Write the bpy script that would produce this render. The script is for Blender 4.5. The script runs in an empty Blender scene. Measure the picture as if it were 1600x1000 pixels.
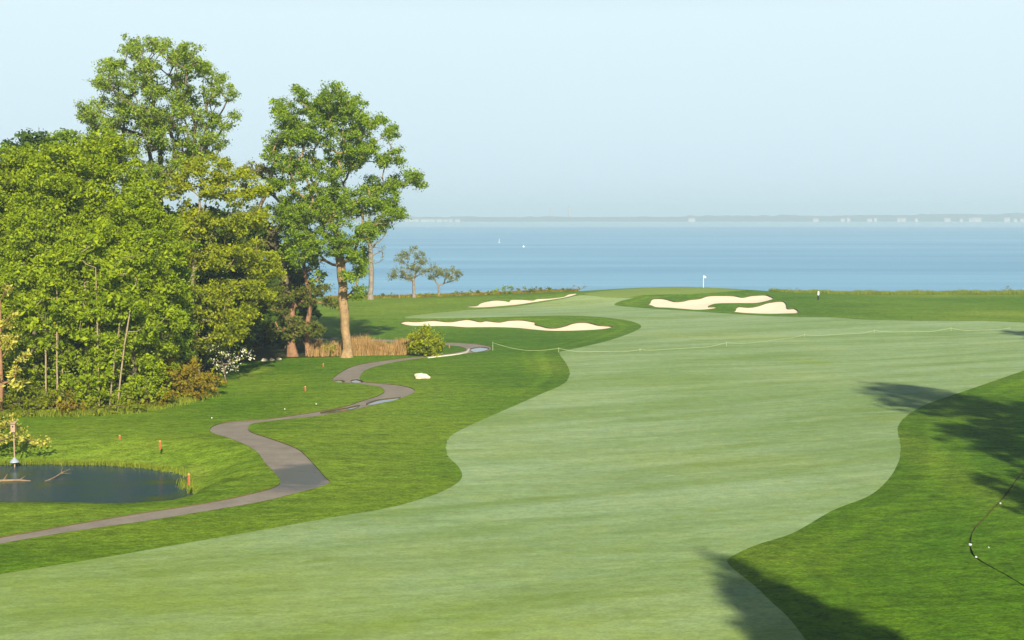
import bpy, bmesh, math, random
import numpy as np
from mathutils import Vector, Matrix, noise
from mathutils.geometry import delaunay_2d_cdt
R = math.radians
scene = bpy.context.scene
C = scene.collection

# ---------------------------------------------------------------- camera
FPX, CAMZ, HZ = 2200.0, 14.0, 338.0
PITCH = math.atan((500 - HZ) / FPX)
cam_d = bpy.data.cameras.new('camera'); cam = bpy.data.objects.new('camera', cam_d); C.objects.link(cam)
cam_d.sensor_width = 36; cam_d.lens = 36 * FPX / 1600; cam_d.clip_end = 30000; cam_d.clip_start = 0.5
cam.location = (0, 0, CAMZ); cam.rotation_euler = (math.pi / 2 - PITCH, 0, 0)
scene.camera = cam
scene.render.resolution_x, scene.render.resolution_y = 1024, 640

# ---------------------------------------------------------------- sun, sky, exposure
SUN_EL, SUN_AZ = R(26), R(10)          # low sun behind the camera, a little to the right
sun_dir = Vector((math.sin(SUN_AZ) * math.cos(SUN_EL), -math.cos(SUN_AZ) * math.cos(SUN_EL), math.sin(SUN_EL)))
sl = bpy.data.lights.new('sun', 'SUN'); so = bpy.data.objects.new('sun', sl); C.objects.link(so)
sl.energy = 5.0; sl.angle = R(0.9); sl.color = (1.0, 0.90, 0.70)
so.rotation_euler = sun_dir.to_track_quat('Z', 'Y').to_euler(); so.location = (20, -60, 60)
w = bpy.data.worlds.new('World'); scene.world = w; w.use_nodes = True
nt = w.node_tree; bg = nt.nodes['Background']
sky = nt.nodes.new('ShaderNodeTexSky'); sky.sky_type = 'NISHITA'; sky.sun_disc = False
sky.sun_elevation = SUN_EL; sky.sun_rotation = math.atan2(sun_dir.x, sun_dir.y)
sky.air_density = 1.0; sky.dust_density = 1.5; sky.ozone_density = 2.0; sky.altitude = 0
# morning haze: the sky brightens and pales towards the horizon, and stays clear blue overhead
tc = nt.nodes.new('ShaderNodeTexCoord'); sz = nt.nodes.new('ShaderNodeSeparateXYZ'); nt.links.new(tc.outputs['Generated'], sz.inputs[0])
vr = nt.nodes.new('ShaderNodeValToRGB'); vr.color_ramp.elements[0].position = 0.14; vr.color_ramp.elements[0].color = (0.92,) * 3 + (1,)
vr.color_ramp.elements[1].position = 0.24; vr.color_ramp.elements[1].color = (0.0, 0.0, 0.0, 1); nt.links.new(sz.outputs[2], vr.inputs[0])
vc_ = nt.nodes.new('ShaderNodeValToRGB'); vc_.color_ramp.elements[0].position = 0.0; vc_.color_ramp.elements[0].color = (0.88, 1.09, 1.24, 1)
vc_.color_ramp.elements[1].position = 0.15; vc_.color_ramp.elements[1].color = (1.02, 1.24, 1.32, 1); nt.links.new(sz.outputs[2], vc_.inputs[0])
vm = nt.nodes.new('ShaderNodeVectorMath'); vm.operation = 'SCALE'; vm.inputs['Scale'].default_value = 8.15; nt.links.new(vc_.outputs[0], vm.inputs[0])
veil = nt.nodes.new('ShaderNodeMix'); veil.data_type = 'RGBA'; nt.links.new(vr.outputs[0], veil.inputs[0]); nt.links.new(vm.outputs[0], veil.inputs[7])
nt.links.new(sky.outputs[0], veil.inputs[6]); nt.links.new(veil.outputs[2], bg.inputs[0]); bg.inputs[1].default_value = 0.05
scene.view_settings.view_transform = 'Standard'; scene.view_settings.look = 'None'
scene.view_settings.gamma = 1; scene.view_settings.exposure = 0.97

# ---------------------------------------------------------------- helpers
def prop(o, label=None, cat=None, group=None, kind=None):
    if label: o['label'] = label
    if cat: o['category'] = cat
    if group: o['group'] = group
    if kind: o['kind'] = kind
    return o
def empty(name, loc, label, cat, group=None, rz=0):
    o = bpy.data.objects.new(name, None); C.objects.link(o); o.location = loc; o.rotation_euler.z = rz
    o.empty_display_size = 0.3
    return prop(o, label, cat, group)
def mesh_obj(name, v, f, mats, parent=None, smooth=False, midx=None, attrs=None):
    me = bpy.data.meshes.new(name)
    v = np.asarray(v, dtype=np.float32).reshape(-1, 3)
    if isinstance(f, np.ndarray):
        n, k = f.shape
        me.vertices.add(len(v)); me.vertices.foreach_set('co', v.ravel())
        me.loops.add(n * k); me.loops.foreach_set('vertex_index', f.astype(np.int32).ravel())
        me.polygons.add(n); me.polygons.foreach_set('loop_start', np.arange(0, n * k, k, dtype=np.int32))
        try: me.polygons.foreach_set('loop_total', np.full(n, k, dtype=np.int32))
        except Exception: pass
        me.update(calc_edges=True)
    else:
        me.from_pydata(v.tolist(), [], f)
    for m in (mats if isinstance(mats, (list, tuple)) else [mats]): me.materials.append(m)
    if midx is not None: me.polygons.foreach_set('material_index', np.asarray(midx, dtype=np.int32))
    me.polygons.foreach_set('use_smooth', np.full(len(me.polygons), bool(smooth)))
    if attrs:
        for an, av in attrs.items():
            a = me.attributes.new(an, 'FLOAT', 'POINT'); a.data.foreach_set('value', np.asarray(av, dtype=np.float32))
    me.update()
    o = bpy.data.objects.new(name, me); C.objects.link(o)
    if parent: o.parent = parent
    return o
class MB:
    def __init__(s): s.v = []; s.f = []
    def add(s, v, f):
        b = len(s.v); s.v += [tuple(p) for p in v]; s.f += [tuple(i + b for i in q) for q in f]; return s
    def box(s, c, d, rz=0, taper=1.0):
        x, y, z = d[0] / 2, d[1] / 2, d[2] / 2; cs, sn = math.cos(rz), math.sin(rz); vs = []
        for sz in (-1, 1):
            t = 1 if sz < 0 else taper
            for a, b in ((-1, -1), (1, -1), (1, 1), (-1, 1)):
                px, py = a * x * t, b * y * t
                vs.append((c[0] + px * cs - py * sn, c[1] + px * sn + py * cs, c[2] + sz * z))
        return s.add(vs, [(3, 2, 1, 0), (4, 5, 6, 7), (0, 1, 5, 4), (1, 2, 6, 5), (2, 3, 7, 6), (3, 0, 4, 7)])
    def tube(s, pts, rad, n=8, cap=True):
        pts = [Vector(p) for p in pts]; rad = rad if isinstance(rad, (list, tuple)) else [rad] * len(pts)
        vs = []; fs = []
        for i, p in enumerate(pts):
            d = (pts[min(i + 1, len(pts) - 1)] - pts[max(i - 1, 0)]).normalized()
            u = d.cross(Vector((0, 1, 0.01)) if abs(d.y) < 0.9 else Vector((1, 0, 0))).normalized(); w_ = d.cross(u)
            for k in range(n):
                a = 2 * math.pi * k / n; vs.append(p + (u * math.cos(a) + w_ * math.sin(a)) * rad[i])
        for i in range(len(pts) - 1):
            for k in range(n): fs.append((i * n + k, i * n + (k + 1) % n, (i + 1) * n + (k + 1) % n, (i + 1) * n + k))
        if cap: fs.append(tuple(range(n))[::-1]); fs.append(tuple(range((len(pts) - 1) * n, len(pts) * n)))
        return s.add(vs, fs)
    def build(s, name, m, parent=None, smooth=False): return mesh_obj(name, s.v, s.f, m, parent, smooth)

# ---------------------------------------------------------------- materials
def mat(name):
    m = bpy.data.materials.new(name); m.use_nodes = True; t = m.node_tree
    return m, t, t.nodes['Principled BSDF']
def N(t, k, **kw):
    n = t.nodes.new(k)
    for a, b in kw.items(): setattr(n, a, b)
    return n
def noise_n(t, scale, detail=3, rough=0.55, vec=None, dist=0.0):
    n = N(t, 'ShaderNodeTexNoise'); n.inputs['Scale'].default_value = scale; n.inputs['Detail'].default_value = detail
    n.inputs['Roughness'].default_value = rough; n.inputs['Distortion'].default_value = dist
    if vec: t.links.new(vec, n.inputs['Vector'])
    return n.outputs['Fac']
def ramp(t, fac, stops):
    n = N(t, 'ShaderNodeValToRGB'); e = n.color_ramp.elements
    while len(e) < len(stops): e.new(0.5)
    for x, (p, c) in zip(e, stops): x.position = p; x.color = (*c, 1) if len(c) == 3 else c
    t.links.new(fac, n.inputs[0]); return n.outputs[0]
def gray(a): return (a, a, a)
def mix(t, a, b, f, mode='MIX'):
    n = N(t, 'ShaderNodeMix', data_type='RGBA', blend_type=mode)
    for s, i in ((f, 0), (a, 6), (b, 7)):
        if hasattr(s, 'is_linked') or hasattr(s, 'links'): t.links.new(s, n.inputs[i])
        elif i == 0: n.inputs[0].default_value = s
        else: n.inputs[i].default_value = (*s, 1)
    return n.outputs[2]
def math_n(t, op, a, b=None, c=None, clamp=False):
    n = N(t, 'ShaderNodeMath', operation=op, use_clamp=clamp)
    for i, s in enumerate((a, b, c)):
        if s is None: continue
        if hasattr(s, 'links'): t.links.new(s, n.inputs[i])
        else: n.inputs[i].default_value = s
    return n.outputs[0]
def mapping(t, scale=(1, 1, 1), rot=0, obj=False):
    g = N(t, 'ShaderNodeNewGeometry') if not obj else N(t, 'ShaderNodeTexCoord')
    r_ = N(t, 'ShaderNodeMapping'); r_.inputs['Rotation'].default_value = (0, 0, -rot)
    t.links.new(g.outputs['Position'] if not obj else g.outputs['Object'], r_.inputs[0])
    m = N(t, 'ShaderNodeMapping'); m.inputs['Scale'].default_value = scale; t.links.new(r_.outputs[0], m.inputs[0]); return m.outputs[0]
def bump(t, h, strength, dist, bs):
    n = N(t, 'ShaderNodeBump'); n.inputs['Strength'].default_value = strength; n.inputs['Distance'].default_value = dist
    t.links.new(h, n.inputs['Height']); t.links.new(n.outputs[0], bs.inputs['Normal'])
def attr(t, name): return N(t, 'ShaderNodeAttribute', attribute_name=name).outputs['Fac']

def grass_mat(name, a, b, c, dry, sheen=0.0, streak=0.35, tex=1.0, band=False):
    m, t, bs = mat(name); L = t.links
    p = mapping(t)
    big = noise_n(t, 0.035, 4, 0.6, p, 0.3)
    mid = noise_n(t, 0.45, 5, 0.6, p)
    ps = mapping(t, (0.16, 1.0, 1), R(9)); st = noise_n(t, 0.9, 5, 0.65, ps)
    fine = noise_n(t, 6.0, 6, 0.75, p)
    tuft = noise_n(t, 1.6, 6, 0.78, mapping(t, (0.8, 1.25, 1), R(6)))
    col = ramp(t, big, [(0.33, a), (0.52, b), (0.68, c)])
    mb_ = noise_n(t, 0.11, 5, 0.65, mapping(t, (0.7, 1.2, 1), R(20)), 0.5)
    if name.startswith('rough'): col = mix(t, col, (0.150, 0.235, 0.014), math_n(t, 'MULTIPLY', ramp(t, mb_, [(0.42, gray(0.1)), (0.62, gray(1.0))]), math_n(t, 'MINIMUM', math_n(t, 'ADD', math_n(t, 'MULTIPLY', attr(t, 'dry'), 1.6), 0.12), 0.85)))
    col = mix(t, col, c, ramp(t, mid, [(0.45, gray(0)), (0.75, gray(0.55))]))
    col = mix(t, col, dry, math_n(t, 'MULTIPLY', attr(t, 'dry'), ramp(t, mid, [(0.2, gray(0.5)), (0.65, gray(1))])))
    lum = ramp(t, st, [(0.3, gray(1 - streak)), (0.7, gray(1 + streak * 0.6))])
    col = mix(t, col, lum, 1.0, 'MULTIPLY')
    col = mix(t, col, ramp(t, fine, [(0.28, gray(1 - 0.5 * tex)), (0.5, gray(1.0)), (0.78, gray(1 + 0.5 * tex))]), 1.0, 'MULTIPLY')
    col = mix(t, col, ramp(t, tuft, [(0.32, gray(1 - 0.42 * tex)), (0.5, gray(1.0)), (0.7, gray(1 + 0.42 * tex))]), 1.0, 'MULTIPLY')
    if name.startswith('fair'):
        bd = noise_n(t, 1.0, 4, 0.6, mapping(t, (0.022, 0.20, 1), R(27)), 0.4); bd2 = noise_n(t, 1.0, 5, 0.7, mapping(t, (0.12, 0.7, 1), R(14)))
        bf = ramp(t, math_n(t, 'ADD', math_n(t, 'MULTIPLY', bd, 0.65), math_n(t, 'MULTIPLY', bd2, 0.35)), [(0.39, (0.82, 0.86, 0.62)), (0.5, (1.02, 1.02, 1)), (0.59, (1.18, 1.14, 1.28))])
        col = mix(t, col, bf, 1.0, 'MULTIPLY')
        sp = ramp(t, noise_n(t, 0.5, 6, 0.8, mapping(t, (0.5, 1.1, 1), R(5))), [(0.57, gray(0)), (0.68, gray(0.75))])
        col = mix(t, col, (0.15, 0.225, 0.035), sp)
    if band:
        e = attr(t, 'edge')
        s = ramp(t, math_n(t, 'DIVIDE', e, 14.0, clamp=True), [(0.0, (0.95, 0.90, 1)), (0.10, (0.98, 0.92, 1)), (0.13, (1.28, 1.18, 1.2)), (0.18, (1.25, 1.16, 1.2)), (0.21, (1.0, 0.93, 1)), (0.27, (1.18, 1.1, 1)), (0.32, (0.95, 0.95, 1)), (0.5, gray(1.0))])
        col = mix(t, col, s, 0.8, 'MULTIPLY')
    L.new(col, bs.inputs['Base Color']); bs.inputs['Roughness'].default_value = 0.75
    bs.inputs['Specular IOR Level'].default_value = 0.04
    bs.inputs['Sheen Weight'].default_value = sheen; bs.inputs['Sheen Roughness'].default_value = 0.45
    bs.inputs['Sheen Tint'].default_value = (0.85, 1.0, 0.9, 1)
    h = math_n(t, 'ADD', fine, math_n(t, 'MULTIPLY', noise_n(t, 1.3, 5, 0.7, p), 1.4))
    bump(t, h, 0.8 * tex, 0.10, bs)
    return m
M = {}
M['rough'] = grass_mat('rough_grass', (0.054, 0.138, 0.007), (0.078, 0.176, 0.009), (0.11, 0.21, 0.012), (0.215, 0.29, 0.035), 0.0, 0.26, 1.1, True)
M['fair'] = grass_mat('fairway_grass', (0.185, 0.285, 0.112), (0.215, 0.31, 0.145), (0.25, 0.33, 0.12), (0.19, 0.27, 0.03), 0.0, 0.10, 0.42)
M['green'] = grass_mat('putting_green_grass', (0.14, 0.21, 0.045), (0.16, 0.23, 0.05), (0.18, 0.25, 0.06), (0.2, 0.24, 0.05), 0.0, 0.08, 0.2)
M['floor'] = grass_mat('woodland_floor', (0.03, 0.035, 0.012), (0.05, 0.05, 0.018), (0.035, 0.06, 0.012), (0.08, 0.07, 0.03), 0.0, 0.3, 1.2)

def simple(name, c, rough=0.7, var=0.25, scale=3, bmp=0.0, c2=None, spec=0.3, obj=False, detail=5):
    m, t, bs = mat(name); p = mapping(t, obj=obj)
    n = noise_n(t, scale, detail, 0.65, p)
    c2 = c2 or tuple(x * (1 - var) for x in c); c1 = tuple(min(1, x * (1 + var * 0.5)) for x in c)
    t.links.new(ramp(t, n, [(0.3, c2), (0.7, c1)]), bs.inputs['Base Color'])
    bs.inputs['Roughness'].default_value = rough; bs.inputs['Specular IOR Level'].default_value = spec
    if bmp: bump(t, n, bmp, 0.05, bs)
    return m
M['sand'] = simple('bunker_sand', (0.76, 0.65, 0.48), 0.9, 0.08, 0.6, 0.25)
M['soil'] = simple('edge_soil', (0.09, 0.06, 0.025), 0.95, 0.5, 2, 0.3, c2=(0.05, 0.06, 0.015))
M['trench'] = simple('trench_soil', (0.06, 0.09, 0.012), 0.9, 0.5, 1.6, 0.3, c2=(0.025, 0.02, 0.01))
M['stone'] = simple('pale_stone', (0.62, 0.53, 0.40), 0.85, 0.35, 3, 0.4, obj=True)
M['palestone'] = simple('white_stone', (0.45, 0.5, 0.52), 0.8, 0.3, 8, 0.3, obj=True)
M['bark'] = simple('tree_bark', (0.13, 0.10, 0.07), 0.9, 0.5, 4, 0.8)
M['bark_tan'] = simple('tan_bark', (0.28, 0.19, 0.095), 0.9, 0.45, 3, 0.8)
M['bark_red'] = simple('reddish_bark', (0.24, 0.13, 0.07), 0.9, 0.45, 3, 0.8)
M['bark_pale'] = simple('pale_bark', (0.27, 0.215, 0.13), 0.85, 0.4, 5, 0.5)
M['bark_grey'] = simple('grey_bark', (0.20, 0.17, 0.14), 0.9, 0.4, 3, 0.5)
M['white'] = simple('white_paint', (0.75, 0.75, 0.72), 0.5, 0.08, 6, obj=True)
M['black'] = simple('black_paint', (0.02, 0.02, 0.02), 0.5, 0.3, 6, obj=True)
M['stake'] = simple('red_stake_paint', (0.42, 0.12, 0.045), 0.6, 0.25, 9, obj=True)
M['stake_top'] = simple('faded_stake_paint', (0.62, 0.26, 0.12), 0.6, 0.2, 9, obj=True)
M['rope'] = simple('pale_rope', (0.33, 0.40, 0.22), 0.8, 0.15, 9)
M['post'] = simple('pale_green_post', (0.32, 0.38, 0.22), 0.7, 0.2, 9)
M['boxwood'] = simple('weathered_box_wood', (0.34, 0.24, 0.16), 0.8, 0.25, 6, obj=True)
M['metal'] = simple('galvanised_metal', (0.25, 0.30, 0.38), 0.45, 0.15, 6, obj=True, spec=0.5)
M['wood'] = simple('dead_wood', (0.24, 0.17, 0.10), 0.9, 0.4, 4, 0.4)
M['blossom'] = simple('white_blossom', (0.55, 0.56, 0.45), 0.8, 0.2, 8)
M['kerb'] = simple('pale_concrete', (0.52, 0.50, 0.42), 0.85, 0.2, 2, 0.1)
M['housewall'] = simple('house_wall', (0.38, 0.36, 0.36), 0.8, 0.1, 0.05)
M['houseroof'] = simple('house_roof', (0.30, 0.24, 0.22), 0.85, 0.2, 0.1)
M['glass'] = simple('dark_glass', (0.05, 0.06, 0.07), 0.2, 0.2, 1)
M['concrete'] = simple('tower_concrete', (0.34, 0.31, 0.32), 0.9, 0.15, 0.05)
M['farwood'] = simple('far_woodland', (0.05, 0.075, 0.04), 0.95, 0.5, 0.02, 0.0)

# path: weathered asphalt with damp patches
m, t, bs = mat('path_asphalt'); p = mapping(t)
base = ramp(t, noise_n(t, 0.7, 5, 0.6, p), [(0.3, (0.165, 0.143, 0.118)), (0.7, (0.24, 0.21, 0.175))])
base = mix(t, base, ramp(t, noise_n(t, 14, 4, 0.7, p), [(0.3, gray(0.8)), (0.7, gray(1.15))]), 1.0, 'MULTIPLY')
dampf = ramp(t, math_n(t, 'ADD', attr(t, 'dry'), math_n(t, 'MULTIPLY', noise_n(t, 0.9, 4, 0.6, mapping(t, (0.35, 1.2, 1))), 0.9)), [(0.78, gray(0)), (1.0, gray(1))])
t.links.new(mix(t, base, (0.085, 0.092, 0.105), math_n(t, 'MULTIPLY', dampf, 0.85)), bs.inputs['Base Color'])
t.links.new(ramp(t, dampf, [(0, gray(0.85)), (1, gray(0.30))]), bs.inputs['Roughness'])
bump(t, noise_n(t, 20, 3, 0.6, p), 0.25, 0.01, bs)
M['path'] = m

def water_mat(name, base, rough, bscale, bstr, bdist, stretch=(1, 1, 1), spec=0.5, ior=1.33):
    m, t, bs = mat(name); p = mapping(t, stretch)
    bs.inputs['Base Color'].default_value = (*base, 1); bs.inputs['Roughness'].default_value = rough
    bs.inputs['IOR'].default_value = ior; bs.inputs['Specular IOR Level'].default_value = spec
    bump(t, noise_n(t, bscale, 4, 0.6, p), bstr, bdist, bs); return m, t, bs
M['pond'], t, bs = water_mat('pond_water', (0.012, 0.035, 0.06), 0.2, 2.5, 0.4, 0.03, spec=0.3)
t.links.new(ramp(t, noise_n(t, 0.35, 4, 0.6, mapping(t, (0.6, 1.2, 1))), [(0.5, (0.018, 0.046, 0.085)), (0.64, (0.04, 0.065, 0.025))]), bs.inputs['Base Color'])
M['puddle'], t, bs = water_mat('puddle_water', (0.06, 0.055, 0.05), 0.06, 3, 0.05, 0.01)
# sea: ruffled blue water, calm band offshore with its sky reflection put into a paler colour, drifting streaks
m, t, bs = mat('sea_water'); g = N(t, 'ShaderNodeNewGeometry'); sx = N(t, 'ShaderNodeSeparateXYZ'); t.links.new(g.outputs['Position'], sx.inputs[0])
streak = noise_n(t, 1.0, 5, 0.6, mapping(t, (0.0012, 0.012, 1), R(2)))
streak2 = noise_n(t, 1.0, 4, 0.6, mapping(t, (0.004, 0.05, 1), R(-3)))
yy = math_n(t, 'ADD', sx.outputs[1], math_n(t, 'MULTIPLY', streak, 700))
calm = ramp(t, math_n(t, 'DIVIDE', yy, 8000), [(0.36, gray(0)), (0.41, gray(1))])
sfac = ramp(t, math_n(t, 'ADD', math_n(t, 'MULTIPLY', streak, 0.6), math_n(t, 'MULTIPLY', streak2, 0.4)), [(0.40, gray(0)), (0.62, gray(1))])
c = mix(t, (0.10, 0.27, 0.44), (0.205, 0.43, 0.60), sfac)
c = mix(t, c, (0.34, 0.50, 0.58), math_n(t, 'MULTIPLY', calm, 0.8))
t.links.new(c, bs.inputs['Base Color'])
bs.inputs['Roughness'].default_value = 0.35; bs.inputs['IOR'].default_value = 1.33
wv = math_n(t, 'ADD', noise_n(t, 0.5, 5, 0.6, mapping(t, (0.5, 1, 1))), math_n(t, 'MULTIPLY', noise_n(t, 0.08, 3, 0.6, mapping(t, (0.4, 1, 1))), 2))
bn = N(t, 'ShaderNodeBump'); bn.inputs['Distance'].default_value = 0.5
t.links.new(wv, bn.inputs['Height']); t.links.new(bn.outputs[0], bs.inputs['Normal'])
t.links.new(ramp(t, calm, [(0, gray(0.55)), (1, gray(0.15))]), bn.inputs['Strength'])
M['sea'] = m

def leaf_mat(name, dark, midc, light, trans=0.42, tcol=None):
    m, t, bs = mat(name); L = t.links
    v = attr(t, 'var'); oi = N(t, 'ShaderNodeObjectInfo')
    v2 = noise_n(t, 0.25, 3, 0.6, mapping(t))
    f = math_n(t, 'ADD', math_n(t, 'MULTIPLY', v, 0.6), math_n(t, 'MULTIPLY', v2, 0.4))
    col = ramp(t, f, [(0.15, dark), (0.45, midc), (0.8, light)])
    L.new(col, bs.inputs['Base Color']); bs.inputs['Roughness'].default_value = 0.6; bs.inputs['Specular IOR Level'].default_value = 0.10
    tr = N(t, 'ShaderNodeBsdfTranslucent')
    L.new(mix(t, col, (1.3, 1.25, 0.5), 1.0, 'MULTIPLY'), tr.inputs[0])
    mx = N(t, 'ShaderNodeMixShader'); mx.inputs[0].default_value = trans
    L.new(bs.outputs[0], mx.inputs[1]); L.new(tr.outputs[0], mx.inputs[2]); L.new(mx.outputs[0], t.nodes['Material Output'].inputs[0])
    return m
LF = {
 'bright': leaf_mat('fresh_leaves', (0.100, 0.165, 0.004), (0.215, 0.300, 0.007), (0.34, 0.42, 0.012)),
  'mid': leaf_mat('green_leaves', (0.09, 0.17, 0.008), (0.165, 0.265, 0.011), (0.27, 0.37, 0.02)),
  'tall': leaf_mat('pale_green_leaves', (0.11, 0.19, 0.014), (0.20, 0.29, 0.025), (0.32, 0.42, 0.045)),
  'olive': leaf_mat('yellow_green_leaves', (0.115, 0.16, 0.006), (0.235, 0.28, 0.009), (0.36, 0.40, 0.015)),
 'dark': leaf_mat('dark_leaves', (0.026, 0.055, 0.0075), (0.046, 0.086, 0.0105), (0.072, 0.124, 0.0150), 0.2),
 'brown': leaf_mat('brownish_leaves', (0.050, 0.075, 0.010), (0.095, 0.125, 0.014), (0.15, 0.165, 0.025), 0.25),
 'russet': leaf_mat('russet_leaves', (0.124, 0.095, 0.0067), (0.216, 0.146, 0.0095), (0.247, 0.259, 0.0135), 0.3),
 'cream': leaf_mat('cream_leaves', (0.232, 0.235, 0.0300), (0.392, 0.373, 0.0525), (0.600, 0.580, 0.1350)),
 'greyish': leaf_mat('grey_green_leaves', (0.114, 0.129, 0.0203), (0.175, 0.190, 0.0270), (0.247, 0.259, 0.0405)),
 'under': leaf_mat('understorey_leaves', (0.092, 0.129, 0.0054), (0.175, 0.215, 0.0081), (0.247, 0.276, 0.0135)),
 'reed': leaf_mat('dry_reeds', (0.20, 0.12, 0.04), (0.34, 0.21, 0.08), (0.46, 0.32, 0.14), 0.25),
 'shoregrass': leaf_mat('shore_grass_blades', (0.13, 0.18, 0.015), (0.19, 0.25, 0.02), (0.25, 0.28, 0.03), 0.4),
}

# ---------------------------------------------------------------- terrain
def shore(x):    # distance of the shoreline bank crest
    x = np.asarray(x, float); return 250 + 9 * np.tanh((x + 5) / 22) + 1.2 * np.sin(x * 0.11)
def G(x, y, cx, cy, sx_, sy_): return np.exp(-((x - cx) / sx_) ** 2 - ((y - cy) / sy_) ** 2)
def H(x, y):
    x = np.asarray(x, float); y = np.asarray(y, float)
    z = 0.10 * np.sin(x * 0.06 + 1) * np.cos(y * 0.045) + 0.06 * np.sin(x * 0.13 - y * 0.09)
    z = z + 1.75 * G(x, y, 28, 243, 22, 13) + 0.55 * G(x, y, 36, 222, 13, 9) + 0.45 * G(x, y, 50, 228, 9, 9)
    z = z + 0.6 * G(x, y, -2, 190, 18, 7) + 0.4 * G(x, y, 0, 236, 14, 8)
    z = z + 0.35 * G(x, y, 26, 70, 10, 30) + 0.3 * G(x, y, -14, 80, 8, 14)
    s = shore(x); k = np.clip((y - s) / 14, 0, 1); k = k * k * (3 - 2 * k)
    return z * (1 - k) - 9.0 * k
cp, sp_ = math.cos(PITCH), math.sin(PITCH)
def ray(px, py):
    dx, dy = (px - 800) / FPX, (500 - py) / FPX
    return np.array([dx, cp + dy * sp_, -sp_ + dy * cp])
TT = np.arange(20, 330, 0.5)
def at(px, py, zoff=0.0):
    r = ray(px, py); P = TT[:, None] * r[None, :]
    g = CAMZ + P[:, 2] - H(P[:, 0], P[:, 1]) - zoff
    i = np.where(g <= 0)[0]
    if len(i) == 0: q = r * 255; return Vector((q[0], q[1], float(H(q[0], q[1]))))
    a, b = TT[max(i[0] - 1, 0)], TT[i[0]]
    for _ in range(24):
        mm = (a + b) / 2; q = r * mm
        if CAMZ + q[2] - float(H(q[0], q[1])) - zoff > 0: a = mm
        else: b = mm
    q = r * b; return Vector((q[0], q[1], float(H(q[0], q[1]))))
def atz(px, py, z):
    r = ray(px, py); q = r * ((z - CAMZ) / r[2]); return Vector((q[0], q[1], z))
def atd(px, py, d):     # the point seen at a pixel at depth d
    r = ray(px, py); q = r * (d / r[1]); return Vector((q[0], q[1], CAMZ + q[2]))
def gz(x, y): return float(H(x, y))

def spline(pts, step=3.0, closed=True):
    P = [Vector(p) for p in pts]; n = len(P); out = []
    for i in range(n if closed else n - 1):
        p0, p1, p2, p3 = (P[(i - 1) % n], P[i], P[(i + 1) % n], P[(i + 2) % n]) if closed else (P[max(i - 1, 0)], P[i], P[i + 1], P[min(i + 2, n - 1)])
        k = max(1, int((p2 - p1).length / step))
        for j in range(k):
            u = j / k
            out.append(0.5 * ((2 * p1) + (p2 - p0) * u + (2 * p0 - 5 * p1 + 4 * p2 - p3) * u * u + (3 * p1 - p0 - 3 * p2 + p3) * u ** 3))
    if not closed: out.append(P[-1])
    return out
def crop(pts, s, ox, oy): return [(x / s + ox, y / s + oy) for x, y in pts]
def proj(pts, step=3.0, rag=0.0):
    q = [at(p[0], p[1]).xy for p in spline(pts, step)]
    if not rag: return q
    out = []; rr = random.Random(9)
    for a, b in zip(q, q[1:] + q[:1]):
        k = max(1, int((b - a).length / 0.35)) if a.y < 130 else 1; nn = Vector((-(b - a).y, (b - a).x)).normalized()
        for i in range(k): out.append(a.lerp(b, i / k) + nn * rr.gauss(0, rag) * (1 if k > 1 else 0))
    return out

FAIR = [(-60, 908), (0, 897), (150, 873), (300, 847), (420, 826), (520, 808), (600, 795), (670, 776), (708, 759), (722, 745), (717, 730), (700, 712), (697, 695), (706, 680), (740, 662), (790, 640), (840, 618), (880, 600), (890, 585), (886, 570), (874, 552),
 (882, 548), (910, 542), (940, 535), (970, 526), (993, 517), (1002, 510), (993, 504), (970, 499), (932, 495), (882, 493), (832, 494), (770, 495.5), (695, 497.3), (634, 497), (632, 495), (670, 490), (727, 485), (795, 480), (845, 473), (882, 466.5), (905, 461.5), (925, 462),
 (945, 464.5), (980, 465.5), (990, 465), (968, 471), (960, 476.5), (982, 479.5), (1005, 481.3), (1061, 485), (1117, 488.6), (1185, 493), (1241, 495), (1300, 496), (1345, 499), (1424, 501), (1536, 501.6), (1600, 504), (1680, 508), (1760, 520), (1740, 545),
 (1660, 560), (1600, 579), (1513, 609), (1452, 630), (1422, 645.5), (1406, 661), (1403, 674), (1407.6, 701), (1403, 723.5), (1387, 750), (1357, 775), (1300, 798), (1240, 832), (1180, 852), (1145, 868), (1136, 877), (1150, 892), (1180, 916), (1206, 941), (1232, 965), (1259, 1000), (1300, 1060), (1330, 1150), (700, 1200), (-100, 1150)]
GREEN = [(912, 459.5), (930, 462.3), (945, 464.8), (980, 464.8), (1000, 461.5), (1030, 460.2), (1080, 459.2), (1120, 457), (1150, 454.6), (1172, 452), (1150, 450), (1110, 448.6), (1085, 446.6), (1060, 445.6), (1035, 446.8), (1010, 449.6), (970, 452.2), (935, 455.6), (915, 458)]
B1 = crop([(22, 295), (60, 285), (130, 287), (230, 280), (330, 288), (440, 274), (520, 288), (560, 282), (640, 290), (700, 280), (780, 278), (850, 288), (864, 290), (862, 305), (900, 315), (940, 325), (990, 327), (1050, 315), (1100, 298), (1150, 292), (1200, 295), (1260, 310), (1330, 315), (1350, 322), (1300, 335), (1200, 343), (1080, 347), (960, 347), (860, 340), (760, 330), (640, 325), (520, 325), (420, 325), (330, 318), (200, 318), (90, 315), (40, 305)], 4, 620, 430)
B2 = crop([(435, 197), (500, 192), (520, 178), (560, 166), (620, 158), (680, 162), (702, 167), (712, 155), (780, 153), (850, 158), (880, 149), (960, 145), (1040, 135), (1075, 120), (1125, 115), (1100, 127), (1030, 143), (950, 155), (860, 168), (760, 183), (660, 192), (560, 200), (480, 201)], 4, 620, 430)
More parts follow.
